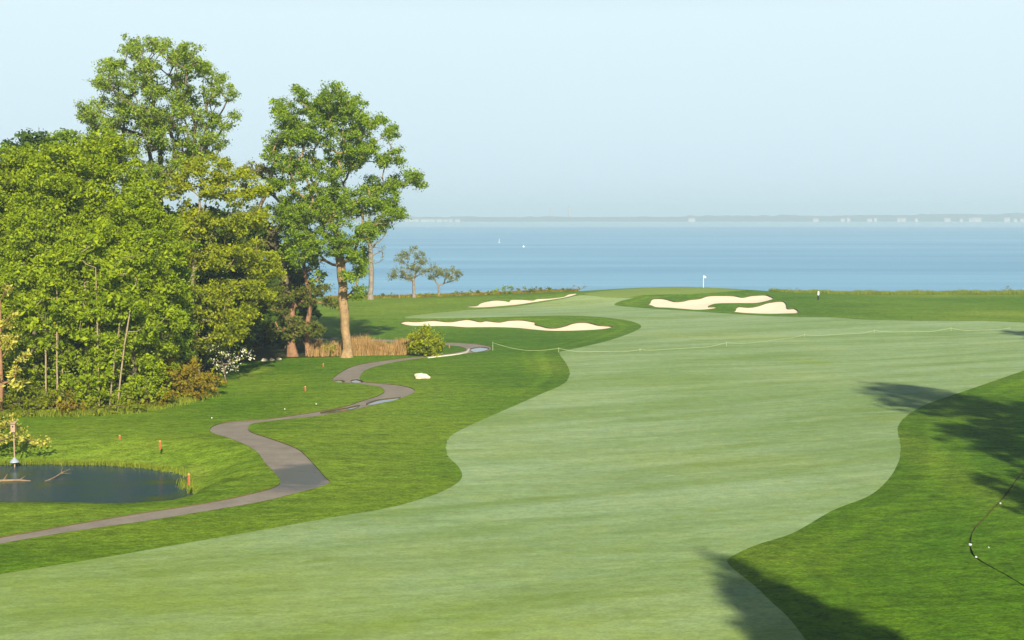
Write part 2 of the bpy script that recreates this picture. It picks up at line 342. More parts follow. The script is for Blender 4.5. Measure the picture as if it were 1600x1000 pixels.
B3 = crop([(222, 247), (245, 240), (260, 212), (290, 205), (350, 208), (420, 226), (480, 222), (520, 212), (590, 205), (650, 187), (740, 184), (830, 186), (890, 196), (950, 185), (1040, 180), (1075, 188), (1105, 205), (1060, 222), (980, 237), (850, 238), (720, 240), (670, 250), (650, 262), (705, 262), (710, 270), (650, 280), (570, 284), (480, 278), (380, 270), (290, 266), (255, 253)], 4.444, 960, 420)
B4 = crop([(815, 293), (840, 288), (858, 262), (940, 265), (1000, 255), (1060, 235), (1140, 224), (1180, 228), (1195, 250), (1202, 275), (1250, 275), (1275, 290), (1278, 306), (1200, 310), (1060, 312), (940, 308), (860, 302), (820, 297)], 4.444, 960, 420)
PL = [(-80, 856), (0, 839), (52, 830), (130, 816), (234, 799), (300, 789), (356, 779), (412, 766), (434, 758), (438, 751), (431.5, 741), (415, 724), (403.5, 708), (384, 695), (356, 684), (333, 677), (328, 671), (336, 664), (361.5, 658.5), (412, 655), (457, 649), (501.5, 642), (538, 635), (569, 625), (591, 618), (601, 611), (594, 605), (574, 601), (546, 598.5), (519, 595.6), (521, 590), (535, 580), (552, 572), (580, 566), (622, 560.5), (669, 556), (700, 552.5), (722, 548.5), (729, 545.6), (722, 542), (700, 539.5), (642, 536), (604, 534), (532, 531.2), (484, 531), (430, 531)]
PR = [(-80, 868), (0, 850), (78, 836), (156, 824), (234, 813), (338, 796), (412, 783), (468, 769), (501.5, 760), (515.5, 753), (507, 744), (496, 731), (482, 716), (468, 703), (451, 695), (423, 685), (398, 677), (388, 671), (392, 663), (412, 659), (457, 654), (496, 650), (538, 643), (580, 634), (622, 623.6), (644, 615), (648.5, 609.6), (636, 604), (613.5, 600.6), (585, 598), (568, 596), (562, 590), (569, 580), (585.5, 573), (622, 565), (669, 558.5), (705, 554.5), (735, 551.5), (757, 549), (768, 546), (767, 542), (753, 538.4), (724, 536), (690, 535), (642, 532), (604, 530), (532, 528), (484, 528), (430, 528)]
def spl_open(p, step=3): return [tuple(v) for v in spline(p, step, False)]
pathL, pathR = [at(*p).xy for p in spl_open(PL)], [at(*p).xy for p in spl_open(PR)]
PATH = pathL + pathR[::-1]
POND_Z = -0.7
far_pts = [(-140, 735), (-60, 729), (0, 726.6), (34, 726), (78, 725), (117, 726.7), (166, 726.7), (208, 730), (234, 732.6), (260, 736.5), (281, 740), (293, 745), (294, 752), (288, 760), (303, 772)]
near_pts = [(273, 778), (234, 782.5), (195, 785.7), (130, 784.6), (52, 783.6), (0, 783), (-80, 782), (-160, 775)]
pf = [atz(p[0], p[1], POND_Z).xy for p in spline(far_pts, 4, False)]
pn = []
for p in spline(near_pts, 4, False):
    q = at(p[0], p[1]).xy; pn.append(q + q.normalized() * 1.3)
POND = pf + pn
PUD = [[(500, 644.5), (520, 640), (545, 636), (562, 632.5), (556, 637.5), (535, 642), (512, 645.5)],
       [(572, 631), (590, 624.5), (612, 621.5), (626, 620.5), (618, 625), (600, 629), (582, 632.5)],
       [(519, 595.3), (530, 593.8), (539, 595.2), (536, 597.2), (524, 597)], [(548, 594.5), (556, 592.5), (562, 594), (567, 597), (556, 598), (548, 597)],
       [(735, 545), (750, 542), (764, 544), (757, 548), (740, 550)]]
WOODS = [(-260, 650), (0, 646), (100, 645), (200, 641), (262, 630), (320, 617), (350, 598), (340, 582), (362, 570), (400, 564), (450, 560), (500, 558.5), (560, 555.5), (640, 553), (650, 545), (600, 537), (500, 533), (470, 515), (440, 505), (430, 490)]
woods_px = [at(*p).xy for p in spl_open(WOODS, 6)] + [Vector((-45, 215)), Vector((-110, 225)), Vector((-160, 120))]
TR = [(1640, 700), (1600, 735), (1575, 768), (1560, 786), (1537, 810), (1521, 828), (1516, 846), (1520, 866), (1535, 878), (1562, 893), (1600, 915), (1660, 950)]
random.seed(4)
tl = [at(*p).xy for p in spl_open(TR, 5)]; TRENCH_L = []; TRENCH_R = []
for i, p in enumerate(tl):
    d = (tl[min(i + 1, len(tl) - 1)] - tl[max(i - 1, 0)]).normalized(); nn = Vector((-d.y, d.x)); ww = random.uniform(0.008, 0.045)
    TRENCH_L.append(p + nn * ww); TRENCH_R.append(p - nn * random.uniform(0.008, 0.045))
TRENCH = TRENCH_L + TRENCH_R[::-1]
polys = {'fair': proj(FAIR, 3.0, 0.03), 'green': proj(GREEN), 'b1': proj(B1, 2), 'b2': proj(B2, 2), 'b3': proj(B3, 2), 'b4': proj(B4, 2), 'path': PATH, 'pond': POND, 'woods': woods_px, 'trench': TRENCH}
for i, q in enumerate(PUD): polys['pud%d' % i] = proj(q, 2)
def seg_dist(P, poly):
    A = np.array([tuple(p) for p in poly]); B = np.roll(A, -1, axis=0); best = np.full(len(P), 1e9)
    for a, b in zip(A, B):
        ab = b - a; L2 = max(ab @ ab, 1e-9); tt = np.clip(((P - a) @ ab) / L2, 0, 1); dd = P - (a + tt[:, None] * ab)
        best = np.minimum(best, (dd ** 2).sum(1))
    return np.sqrt(best)
def inside(P, poly):
    A = np.array([tuple(p) for p in poly]); B = np.roll(A, -1, axis=0); r = np.zeros(len(P), bool)
    for (x1, y1), (x2, y2) in zip(A, B):
        if y1 == y2: continue
        c_ = ((y1 > P[:, 1]) != (y2 > P[:, 1])) & (P[:, 0] < (x2 - x1) * (P[:, 1] - y1) / (y2 - y1) + x1); r ^= c_
    return r
# grid, finer inside the field of view
pts = []
for y in np.arange(22, 284, 1.15):
    for x in np.arange(-0.42 * y - 4, 0.42 * y + 4, 1.15): pts.append((x + 0.3 * math.sin(y * 7), y))
for y in np.arange(-40, 300, 6.0):
    for x in np.arange(-300, 301, 6.0):
        if y < 20 or abs(x) > 0.42 * y + 7 or y > 286: pts.append((x, y))
vc = [Vector(p) for p in pts]; ed = []
for q in polys.values():
    b = len(vc); vc += [Vector((p[0], p[1])) for p in q]; n = len(q); ed += [(b + i, b + (i + 1) % n) for i in range(n)]
cv, ce, cf, *_ = delaunay_2d_cdt(vc, ed, [], 0, 1e-5)
V2 = np.array([tuple(v) for v in cv]); F = np.array([tuple(f) for f in cf])
cent = V2[F].mean(1)
ar = np.abs(np.cross(V2[F[:, 1]] - V2[F[:, 0]], V2[F[:, 2]] - V2[F[:, 0]])); F = F[ar > 1e-7]; cent = cent[ar > 1e-7]
sgn = np.cross(V2[F[:, 1]] - V2[F[:, 0]], V2[F[:, 2]] - V2[F[:, 0]]); F[sgn < 0] = F[sgn < 0][:, ::-1]
reg = np.full(len(F), 'rough', dtype='<U8')
for k in ['woods', 'fair', 'trench', 'pond', 'green', 'b1', 'b2', 'b3', 'b4', 'path'] + ['pud%d' % i for i in range(len(PUD))]:
    ins = inside(cent, polys[k])
    if k.startswith('pud'): ins &= (reg == 'path')
    if k == 'trench': ins &= (reg == 'rough')
    reg[ins] = k
Z = H(V2[:, 0], V2[:, 1])
dp = seg_dist(V2, POND); pc = np.mean([tuple(p) for p in POND], axis=0)
wid = np.where(V2[:, 1] < pc[1] - 1, 1.3, 4.5) ; k = np.clip(dp / wid, 0, 1); k = k * k * (3 - 2 * k)
k[inside(V2, POND)] = 0
Zg = Z * k + POND_Z * (1 - k)
def px_blob(px, py, rx, ry, V):      # soft patch around a place on the ground
    c = at(px, py); cx = at(px + rx, py); cy = at(px, py - ry)
    sx_, sy_ = (cx.xy - c.xy).length, (cy.xy - c.xy).length
    return np.exp(-((V[:, 0] - c.x) / sx_) ** 2 - ((V[:, 1] - c.y) / sy_) ** 2)
dry = np.zeros(len(V2))
for b in [(560, 680, 230, 100, .5), (620, 480, 260, 30, .5), (1500, 490, 200, 20, .3), (100, 810, 400, 40, .42), (120, 700, 250, 60, .55), (420, 600, 60, 18, .5), (600, 470, 120, 10, .45), (330, 720, 80, 30, .35), (1500, 462, 140, 6, .6), (1560, 490, 80, 5, .9), (1420, 458, 60, 4, .5), (860, 572, 40, 12, .35), (500, 620, 60, 20, .2), (385, 588, 14, 10, .9), (410, 578, 10, 5, .9), (1180, 860, 120, 40, .25), (1420, 700, 40, 60, .3)]:
    dry = np.maximum(dry, b[4] * px_blob(b[0], b[1], b[2], b[3], V2))
dry[(dp < 1.0)] = np.maximum(dry[dp < 1.0], 0.95)
dfair = dry * 0
for b in [(1265, 566, 30, 4, .8), (600, 1000, 1000, 90, .65), (200, 930, 400, 60, .75), (800, 900, 400, 50, .25), (1100, 600, 200, 12, .2)]:
    dfair = np.maximum(dfair, b[4] * px_blob(b[0], b[1], b[2], b[3], V2))
dpath = np.zeros(len(V2))
for b in [(465, 745, 70, 26, .75), (590, 626, 40, 10, .35), (530, 640, 60, 6, .4), (440, 650, 60, 5, .2), (180, 815, 120, 12, .15), (745, 545, 40, 7, .3)]:
    dpath = np.maximum(dpath, b[4] * px_blob(b[0], b[1], b[2], b[3], V2))
edge = seg_dist(V2, polys['fair']); edge[V2[:, 0] < 0] = 20
def region_mesh(name, keys, mt, off=0.0, wall=None, extra=None, label=None, dryv=None, zarr=None):
    sel = np.isin(reg, keys); f = F[sel]
    if not len(f): return None
    u, inv = np.unique(f, return_inverse=True); f2 = inv.reshape(f.shape)
    zz = (Zg if zarr is None else zarr)[u] + off
    if extra is not None: zz = zz + extra[u]
    v = np.column_stack([V2[u], zz]); fl = f2.astype(np.int32); mi = np.zeros(len(fl), int); top = len(u)
    dv = (dry if dryv is None else dryv)[u]; ev = edge[u]
    mats = [mt]
    if wall:
        e = np.concatenate([f2[:, [0, 1]], f2[:, [1, 2]], f2[:, [2, 0]]]); key = np.sort(e, 1); _, ix, cnt = np.unique(key, axis=0, return_index=True, return_counts=True)
        be = e[ix[cnt == 1]]
        wv_ = np.column_stack([V2[u], Zg[u] + 0.012]); v = np.vstack([v, wv_, v]); dv = np.concatenate([dv, dv, dv]); ev = np.concatenate([ev, ev, ev]); lo = be + 2 * top
        q1 = np.column_stack([lo[:, 1], lo[:, 0], be[:, 0] + top]); q2 = np.column_stack([lo[:, 1], be[:, 0] + top, be[:, 1] + top])
        fl = np.vstack([fl, q1, q2]); mi = np.concatenate([mi, np.ones(2 * len(be), int)]); mats = [mt, wall]
    o = mesh_obj(name, v, fl, mats, None, True, mi, {'dry': dv, 'edge': ev})
    if wall:
        sm = np.ones(len(fl), bool); sm[mi == 1] = False; o.data.polygons.foreach_set('use_smooth', sm)
    return prop(o, kind='structure')
puds = ['pud%d' % i for i in range(len(PUD))]
region_mesh('ground', ['rough'], M['rough'])
region_mesh('fairway', ['fair'], M['fair'], dryv=dfair)
region_mesh('putting_green', ['green'], M['green'])
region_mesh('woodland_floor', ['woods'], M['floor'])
for k_ in ('b1', 'b2', 'b3', 'b4'):
    dd = seg_dist(V2, polys[k_]); region_mesh('sand_bunker', [k_], M['sand'], -0.04 if k_ == 'b2' else -0.16, M['soil'], (-0.05 if k_ == 'b2' else -0.22) * np.clip(dd / 2.5, 0, 1))
region_mesh('path', ['path'], M['path'], -0.05, M['soil'], dryv=dpath)  # soil lip, coloured dark so it also draws the grass edge's shadow line
region_mesh('puddle', puds, M['puddle'], -0.045, zarr=Zg)
region_mesh('drainage_channel', ['trench'], M['trench'], -0.10, M['soil'])
o = mesh_obj('pond_water', [(p[0], p[1], POND_Z + 0.004) for p in POND], [tuple(range(len(POND)))], M['pond']); prop(o, kind='structure')
bm = bmesh.new(); bm.from_mesh(o.data); bmesh.ops.triangulate(bm, faces=bm.faces[:]); bmesh.ops.recalc_face_normals(bm, faces=bm.faces[:])
if sum(f.normal.z for f in bm.faces) < 0: bmesh.ops.reverse_faces(bm, faces=bm.faces[:])
bm.to_mesh(o.data); bm.free()
# pale concrete edging on the inside of the far bend
kp = [at(*p) for p in spl_open([(669, 559.5), (700, 556), (722, 552.8), (731, 549.5), (733, 546.5)], 3)]
kb = MB()
for a, b in zip(kp[:-1], kp[1:]):
    c_ = (a + b) / 2; d_ = b - a; kb.box((c_.x, c_.y, c_.z + 0.03), (d_.length, 0.16, 0.16), math.atan2(d_.y, d_.x))
prop(kb.build('path_edging', M['kerb']), 'low pale concrete edging along the inner bend of the path beyond the bush', 'path edging')

# ---------------------------------------------------------------- sea and far shore
SEA = -7.0
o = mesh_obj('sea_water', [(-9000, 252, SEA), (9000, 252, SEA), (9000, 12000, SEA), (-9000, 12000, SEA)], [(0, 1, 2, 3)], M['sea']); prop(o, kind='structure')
FD = 5700
def far_h(x):
    return 11 + 5 * noise.noise(Vector((x * 0.0012, 3, 0))) + 5 * noise.noise(Vector((x * 0.006, 1, 0))) + 3.5 * noise.noise(Vector((x * 0.025, 7, 0))) + max(0, (x - 700) / 900) * 3
v = []; f = []; xs = list(np.arange(-4200, 4201, 14)); rows = [(-60, 0.0), (-25, 0.7), (0, 1.0), (90, 1.15), (300, 1.2), (420, 0)]
for x in xs:
    for dy, k in rows:
        hh = far_h(x + dy * 3) * k; v.append((x, FD + dy + 60 * math.sin(x * 0.001), SEA - 0.5 + max(0, hh * 1.35)))
nr = len(rows)
for i in range(len(xs) - 1):
    for j in range(nr - 1): a = i * nr + j; f.append((a, a + nr, a + nr + 1, a + 1))
prop(mesh_obj('far_shore', v, f, M['farwood'], None, False), kind='structure')
def far_house(px, w_, h_, d=5590, label='', group='houses on the far shore', rot=0.0, tall=0):
    x = (px - 800) / FPX * d; z = SEA + 4.0
    e = empty('house', (x, d, z - 4.2), label, 'house', group, rot)
    b = MB().box((0, 0, 4.2 + h_ / 2 - 2), (w_, 12, h_ + 4)); b.build('wall', M['housewall'], e)
    zt = 4.2 + h_; ov = 0.8
    r_ = MB().add([(-w_ / 2 - ov, -6.8, zt + 0.01), (w_ / 2 + ov, -6.8, zt + 0.01), (w_ / 2 + ov, 6.8, zt + 0.01), (-w_ / 2 - ov, 6.8, zt + 0.01), (-w_ / 2 - ov, 0, zt + 4), (w_ / 2 + ov, 0, zt + 4)],
                  [(0, 1, 5, 4), (3, 4, 5, 2), (0, 4, 3), (1, 2, 5), (0, 3, 2, 1)]); r_.build('roof', M['houseroof'], e)
    for i in range(max(2, int(w_ / 6))): MB().box((-w_ / 2 + (i + 0.5) * w_ / max(2, int(w_ / 6)), -6.05, 4.2 + h_ * 0.55), (2.2, 0.1, 2.2)).build('window', M['glass'], e)
H_R = [(1080, 26, 7, 'pale house on the far shore, straight above the flagstick'), (1273, 22, 6, 'pale house on the far shore, above the black and white post'), (1315, 16, 6, 'left of a close pair of pale houses far across the water'), (1324, 14, 7, 'right of a close pair of pale houses far across the water'),
  (1357, 20, 6, 'left house of a bright pair in the middle of the right shoreline'), (1366, 12, 7, 'right house of a bright pair in the middle of the right shoreline'), (1403, 14, 8, 'narrow white house beside a wider one, far shore'), (1409, 22, 7, 'wide white house beside a narrow one, far shore'), (1430, 12, 6, 'small lone pale house on the far shore'),
  (1478, 24, 7, 'bright white lone house on the far shore, right part'), (1500, 12, 5, 'small dim house on the far shore between two bright ones'), (1515, 18, 6, 'pale house adjoining the longest right shore building'), (1524, 34, 9, 'largest pinkish white building on the right far shore'), (1571, 22, 9, 'bright tall white house near the right end of the far shore'), (1584, 14, 5, 'small dim house second from the right end of the far shore'), (1594, 14, 6, 'rightmost pale house of the far shore')]
for px, w_, h_, lb in H_R: far_house(px, w_, h_, label=lb)
places = ['leftmost, half behind the tall tree foliage', 'second from the left end', 'third from the left end', 'fourth from the left end', 'fifth from the left end', 'just left of the middle', 'just right of the middle', 'fifth from the right end', 'fourth from the right end', 'third from the right end', 'second from the right end', 'at the right end, near open shoreline']
random.seed(2)
for i, pl in enumerate(places):
    far_house(616 + i * 8.9 + random.uniform(-1.5, 1.5), random.uniform(14, 22), random.uniform(2.5, 5), label='low white waterfront house in the long left row, ' + pl, group='row of white waterfront houses at the left of the far shore')
def tower(px, w_, h_, lb, taper):
    d = 6050; x = (px - 800) / FPX * d; e = empty('tower', (x, d, SEA), lb, 'tower', 'hazy towers on the far shore')
    n = 16; vs = []; fs = []
    prof = [(1, 0), (0.85, 0.3), (taper, 0.75), (taper * 1.03, 1)]
    for k, (a, b) in enumerate(prof):
        for i in range(n): vs.append((math.cos(2 * math.pi * i / n) * w_ / 2 * a, math.sin(2 * math.pi * i / n) * w_ / 2 * a, b * h_))
    for k in range(len(prof) - 1):
        for i in range(n): fs.append((k * n + i, k * n + (i + 1) % n, (k + 1) * n + (i + 1) % n, (k + 1) * n + i))
    fs.append(tuple(range(3 * n, 4 * n))); mesh_obj('shaft', vs, fs, M['concrete'], e)
    MB().tube([(0, 0, h_ * 0.97), (0, 0, h_ + 1.5)], w_ / 2 * taper * 1.1, 16).build('rim', M['concrete'], e)
tower(861, 9, 55, 'slim hazy tower on the far shore, left and shorter of two', 0.7)
tower(890, 15, 68, 'broad hazy tower on the far shore, right and taller of two', 0.75)

# ---------------------------------------------------------------- foliage and trees
def leaf_mesh(name, cents, normals_bias, size, mt, parent, rng, droop=0.3, aspect=0.62):
    n = len(cents)
    nrm = rng.normal(size=(n, 3)) + normals_bias; nrm /= np.linalg.norm(nrm, axis=1)[:, None] + 1e-9
    u = np.cross(nrm, rng.normal(size=(n, 3))); u /= np.linalg.norm(u, axis=1)[:, None] + 1e-9; w_ = np.cross(nrm, u)
    s = (size * np.clip(rng.lognormal(-0.08, 0.38, n), 0.4, 2.0))[:, None]
    P = np.stack([cents - u * s, cents + w_ * s * aspect - u * s * 0.1, cents + u * s - nrm * s * droop, cents - w_ * s * aspect - u * s * 0.1], 1).reshape(-1, 3)
    f = np.arange(n * 4, dtype=np.int32).reshape(n, 4)
    return mesh_obj(name, P, f, mt, parent, False, None, {'var': np.repeat(rng.uniform(0, 1, n), 4)})

def skeleton(trunk, att, r_base, rng, tip=0.012, up=0.6, curve=0.12, rexp=0.46):
    """trunk: polyline; att: twig-clump centres. Every clump is joined to the nearest limb; radii follow how many clumps a limb feeds."""
    nodes = [np.array(trunk[0], float)]; par = [-1]
    for a, b in zip(trunk[:-1], trunk[1:]):
        a, b = np.array(a, float), np.array(b, float); k = max(1, int(np.linalg.norm(b - a) / 0.9))
        for i in range(1, k + 1):
            par.append(len(nodes) - 1); nodes.append(a + (b - a) * i / k + rng.normal(size=3) * 0.05 * min(1, r_base * 3) * [1, 1, 0])
    nt_ = len(nodes); plen = [0.0]
    for i in range(1, nt_): plen.append(plen[-1] + 0.9)
    base_skip = max(1, int(nt_ * 0.30))
    A = np.array(nodes)
    d0 = np.min(np.linalg.norm(att[:, None, :] - A[None, base_skip:, :], axis=2), axis=1); order = np.argsort(d0)
    NP = np.zeros((nt_ + len(att) * 14 + 10, 3)); NP[:nt_] = A; PLn = np.zeros(len(NP)); PLn[:nt_] = plen; cnt = nt_
    tips = []
    for k in order:
        p = att[k]; q = NP[base_skip:cnt]; dv = p - q; dist = np.linalg.norm(dv, axis=1)
        cost = dist + up * np.maximum(0, 0.35 * dist - dv[:, 2]) + 0.05 * PLn[base_skip:cnt]
        j = int(np.argmin(cost)) + base_skip; L = np.linalg.norm(p - NP[j]); m_ = max(1, min(12, int(L / 0.7)))
        last = j; a = NP[j].copy(); off = rng.normal(size=3) * curve * L * 0.5; off[2] -= L * 0.08
        for i in range(1, m_ + 1):
            u = i / m_; pt = a + (p - a) * u + off * math.sin(math.pi * u) * (1 if m_ > 1 else 0)
            NP[cnt] = pt; PLn[cnt] = PLn[last] + L / m_; par.append(last); last = cnt; cnt += 1
        tips.append(last)
    wgt = np.zeros(cnt)
    for t_ in tips: wgt[t_] += 1
    for i in range(cnt - 1, 0, -1): wgt[par[i]] += wgt[i]
    wgt = np.maximum(wgt, 0.5); tot = wgt[0]
    rad = np.maximum(tip, r_base * (wgt / tot) ** rexp)
    main = {}
    for i in range(1, cnt):
        pj = par[i]
        if pj not in main or wgt[i] > wgt[main[pj]]: main[pj] = i
    return NP[:cnt], par, rad, main
def tree(name, label, base, trunk, blobs, leaf, bark, cat='tree', group=None, r_base=0.3, dens=1.0, lpc=38, size=0.15, seed=1, clump=0.55, spread_flat=0.7, tip=0.013, extra=None, rexp=0.46, up=0.6, crown_label=None):
    """blobs: (x,y,z,rx,ry,rz) in metres from the base."""
    rng = np.random.default_rng(seed)
    e = empty(name, base, label, cat, group)
    att = []
    for (x, y, z, rx, ry, rz) in blobs:
        n = max(1, int(dens * 0.9 * (rx * ry * rz) ** 0.72 * 2.2 + rng.uniform()))
        q = rng.normal(size=(n, 3)); q /= np.linalg.norm(q, axis=1)[:, None]; q *= (rng.uniform(0.15, 1, (n, 1)) ** 0.45)
        att.append(np.array([x, y, z]) + q * [rx, ry, rz])
    att = np.vstack(att)
    NPn, par, rad, main = skeleton(trunk, att, r_base, rng, tip, rexp=rexp, up=up)
    V, Fq = branch_split(NPn, par, rad, main)
    mesh_obj('trunk', V, Fq, bark, e, True)
    # leaves hang round each twig clump
    m_ = rng.integers(int(lpc * 0.5), int(lpc * 1.5), len(att)); cs = rng.uniform(0.6, 1.25, len(att)) * clump
    idx = np.repeat(np.arange(len(att)), m_)
    q = rng.normal(size=(len(idx), 3)) * [0.55, 0.55, 0.55 * spread_flat] * cs[idx][:, None]
    cents = att[idx] + q
    bias = np.zeros((len(idx), 3)); bias[:, 2] = 0.9; bias += q * 1.0
    c_ = leaf_mesh('crown', cents, bias, size, leaf, e, rng)
    if extra:
        sel = rng.random(len(att)) < extra[1]; ii = np.repeat(np.where(sel)[0], extra[2])
        q = rng.normal(size=(len(ii), 3)) * 0.5 * clump; leaf_mesh('blossom', att[ii] + q, bias[:1] * 0 + [0, -0.5, 1], extra[3], extra[0], e, rng)
    return e
def branch_split(NPn, par, rad, main):
    V = []; Fq = []
    def ring(c, d, r, n):
        d = d / (np.linalg.norm(d) + 1e-9); ref = np.array([0.0, 1.0, 0.0]) if abs(d[1]) < 0.8 else np.array([1.0, 0, 0])
        u = np.cross(d, ref); u /= np.linalg.norm(u); w_ = np.cross(d, u); b = len(V)
        for k in range(n):
            a = 2 * math.pi * k / n; rr = r * (1 + (0.10 * math.sin(3 * a + c[2]) if r > 0.15 else 0)); V.append(c + (u * math.cos(a) + w_ * math.sin(a)) * rr)
        return b
    for i in range(1, len(NPn)):
        p = par[i]; d = NPn[i] - NPn[p]
        if np.linalg.norm(d) < 1e-6: continue
        ism = main.get(p) == i
        n = 10 if (rad[p] > 0.2 and ism) else (6 if rad[i] > 0.05 else (4 if rad[i] > 0.025 else 3))
        r0 = rad[p] if ism else min(rad[i] * 1.3, rad[p]); r1 = rad[i]
        zb = NPn[0][2]
        fl = lambda z: 1 + 0.55 * math.exp(-(z - zb) / 0.5)
        if ism and rad[p] > 0.08: r0 *= fl(NPn[p][2]); r1 *= fl(NPn[i][2])
        d0 = d + (NPn[p] - NPn[par[p]]) if (ism and par[p] >= 0) else d
        d1 = d + (NPn[main[i]] - NPn[i]) if i in main else d
        a = ring(NPn[p], d0, r0, n); b = ring(NPn[i], d1, r1, n)
        for k in range(n): Fq.append((a + k, a + (k + 1) % n, b + (k + 1) % n, b + k))
    return np.array(V), np.array(Fq, dtype=np.int32)
def px_tree(name, label, bpx, d, blobs_px, trunk_px, leaf, bark, depth=5.0, layers=3, seed=1, jit=0.25, **kw):
    """crown clumps listed as seen in the photo, given real depth front to back."""
    rng = np.random.default_rng(seed + 100)
    bx = (bpx - 800) / FPX * d; base = Vector((bx, d, gz(bx, d) - 0.15)); s = d / FPX
    xs_ = np.array([b[0] for b in blobs_px]); mid, half = (xs_.max() + xs_.min()) / 2, (xs_.max() - xs_.min()) / 2 + 20
    out = []
    for b in blobs_px:
        r = b[2] * s; env = depth * math.sqrt(max(0.05, 1 - ((b[0] - mid) / half) ** 2))
        p0 = atd(b[0], b[1], d)
        for k in range(layers):
            yo = env * ((k + 0.5) / layers * 2 - 1) * 0.85 + rng.normal() * 0.3 if layers > 1 else rng.normal() * 0.3
            q = atd(b[0], b[1], d + yo)
            out.append((q.x - bx + rng.normal() * jit * r, yo, q.z - base.z + rng.normal() * jit * r, r * 1.05, max(r, env / layers * 1.1), r * 0.9))
    tr = [(0, 0, 0)]
    for p in trunk_px:
        q = atd(p[0], p[1], d + (p[2] if len(p) > 2 else 0)); tr.append((q.x - bx, q.y - d, q.z - base.z))
    return tree(name, label, base, tr, out, leaf, bark, seed=seed, **kw)
def gen_blobs(h, r, z0, rng, n=26, ysc=1.0, top=0.5):
    """uneven crown: clumps spread through an egg-shaped volume."""
    out = []
    for i in range(n):
        u = (i + 0.5) / n; z = z0 + (h - z0) * (u ** 0.8); k = (z - z0) / (h - z0)
        rr = r * (math.sin(math.pi * min(1, 0.18 + 0.82 * k) ** 1.15) ** 0.6) * (0.9 if k < .9 else .7)
        a = i * 2.4 + rng.uniform(-.5, .5); q = rr * rng.uniform(0.35, 0.85); br = r * rng.uniform(0.28, 0.46)
        out.append((math.cos(a) * q, math.sin(a) * q * ysc, z - br * 0.4, br, br, br * 0.75))
    return out
def gen_tree(name, label, px, d, top_py, r, leaf, bark, z0=0.3, seed=1, n=26, world=None, h=None, lean=0.0, **kw):
    rng = np.random.default_rng(seed + 50)
    x = (px - 800) / FPX * d if world is None else world[0]; y = d if world is None else world[1]
    base = Vector((x, y, gz(x, y) - 0.15))
    if h is None: h = atd(px, top_py, d).z - base.z
    tr = [(0, 0, 0), (lean * .3 + rng.normal() * .15, rng.normal() * .2, h * .3), (lean + rng.normal() * .3, rng.normal() * .3, h * .6), (lean * 1.2, 0, h * .85)]
    return tree(name, label, base, tr, gen_blobs(h, r, h * z0, rng, n), leaf, bark, seed=seed, **kw)
def copy_thing(o, loc, rz, label, group=None, sc=1.0):
    r = o.copy(); C.objects.link(r); r.location = loc; r.rotation_euler.z = rz; r.scale = (sc, sc, sc); r['label'] = label
    if group: r['group'] = group
    for ch in list(o.children):
        c_ = ch.copy(); C.objects.link(c_); c_.parent = r
    return r

# --- tall tree at the right end of the wood
T2 = [(470,148,10),(434,170,12),(455,178,18),(490,168,23),(525,155,22),(555,168,20),(566,188,15),(440,215,19),(430,237,13),(470,215,26),(510,208,24),(545,215,19),(592,186,6),(606,212,7),(582,235,14),(600,252,11),(620,243,9),(613,207,8),(556,250,18),(520,255,25),(470,260,26),(442,252,18),(585,300,17),(612,292,16),(637,275,11),(655,288,8),(610,322,16),(600,345,12),(560,315,24),(510,310,33),(462,310,28),(432,285,13),(520,355,33),(480,365,28),(572,360,17),(445,345,22),(560,398,15),(522,388,20),(484,400,18),(556,430,13),(626,335,7),(560,455,9)]
px_tree('broadleaf_tree', 'tall green tree with forked tan trunk at the right end of the wood', 541, 140, T2, [(538, 500), (534, 430), (530, 400), (526, 360)], LF['mid'], M['bark_tan'], depth=5.5, layers=3, seed=11, r_base=0.46, jit=0.4, dens=3.0, lpc=95, size=0.098, clump=0.5, rexp=0.5, up=0.9)
# --- tallest crown rising behind the wood
T1 = [(205,80,12),(250,72,13),(180,100,14),(225,97,16),(270,90,15),(300,97,15),(155,132,12),(190,130,18),(235,127,20),(280,120,18),(320,112,14),(345,128,11),(150,165,16),(190,165,20),(240,168,22),(290,155,20),(335,152,16),(360,148,8),(136,190,14),(126,168,8),(180,200,20),(225,205,16),(280,190,22),(330,185,17),(362,180,8),(150,220,16),(200,240,18),(295,225,22),(335,215,13),(355,200,7),(300,245,18),(230,262,14),(275,282,18),(180,250,18),(255,195,14),(245,225,16),(215,180,12),(262,262,14),(240,300,18),(205,270,16),(320,245,12),(250,140,14)]
px_tree('broadleaf_tree', 'tallest tree with a rounded see-through crown rising behind the wood', 245, 126, T1, [(246, 480), (246, 330), (244, 285)], LF['tall'], M['bark'], depth=6.5, layers=3, seed=21, r_base=0.52, jit=0.5, dens=3.8, lpc=58, size=0.088, clump=0.44, rexp=0.46, up=1.0)
# --- yellow-green layered tree
T3 = [(300,258,14),(345,262,16),(380,272,14),(280,300,22),(330,298,24),(375,305,20),(402,302,12),(270,350,24),(320,350,26),(370,345,22),(403,342,14),(280,400,26),(335,400,28),(385,390,22),(420,402,12),(433,428,9),(290,450,26),(345,450,28),(395,440,19),(418,458,11),(300,500,24),(350,500,24),(392,490,13),(310,540,18),(350,525,16),(372,512,12)]
px_tree('broadleaf_tree', 'yellow-green tree with layered boughs left of the tall forked tree', 305, 120, T3, [(303, 530), (300, 440), (308, 360), (315, 290)], LF['olive'], M['bark_pale'], depth=4.2, layers=3, seed=31, r_base=0.26, dens=2.6, lpc=90, size=0.108, clump=0.6, spread_flat=0.55, rexp=0.55)
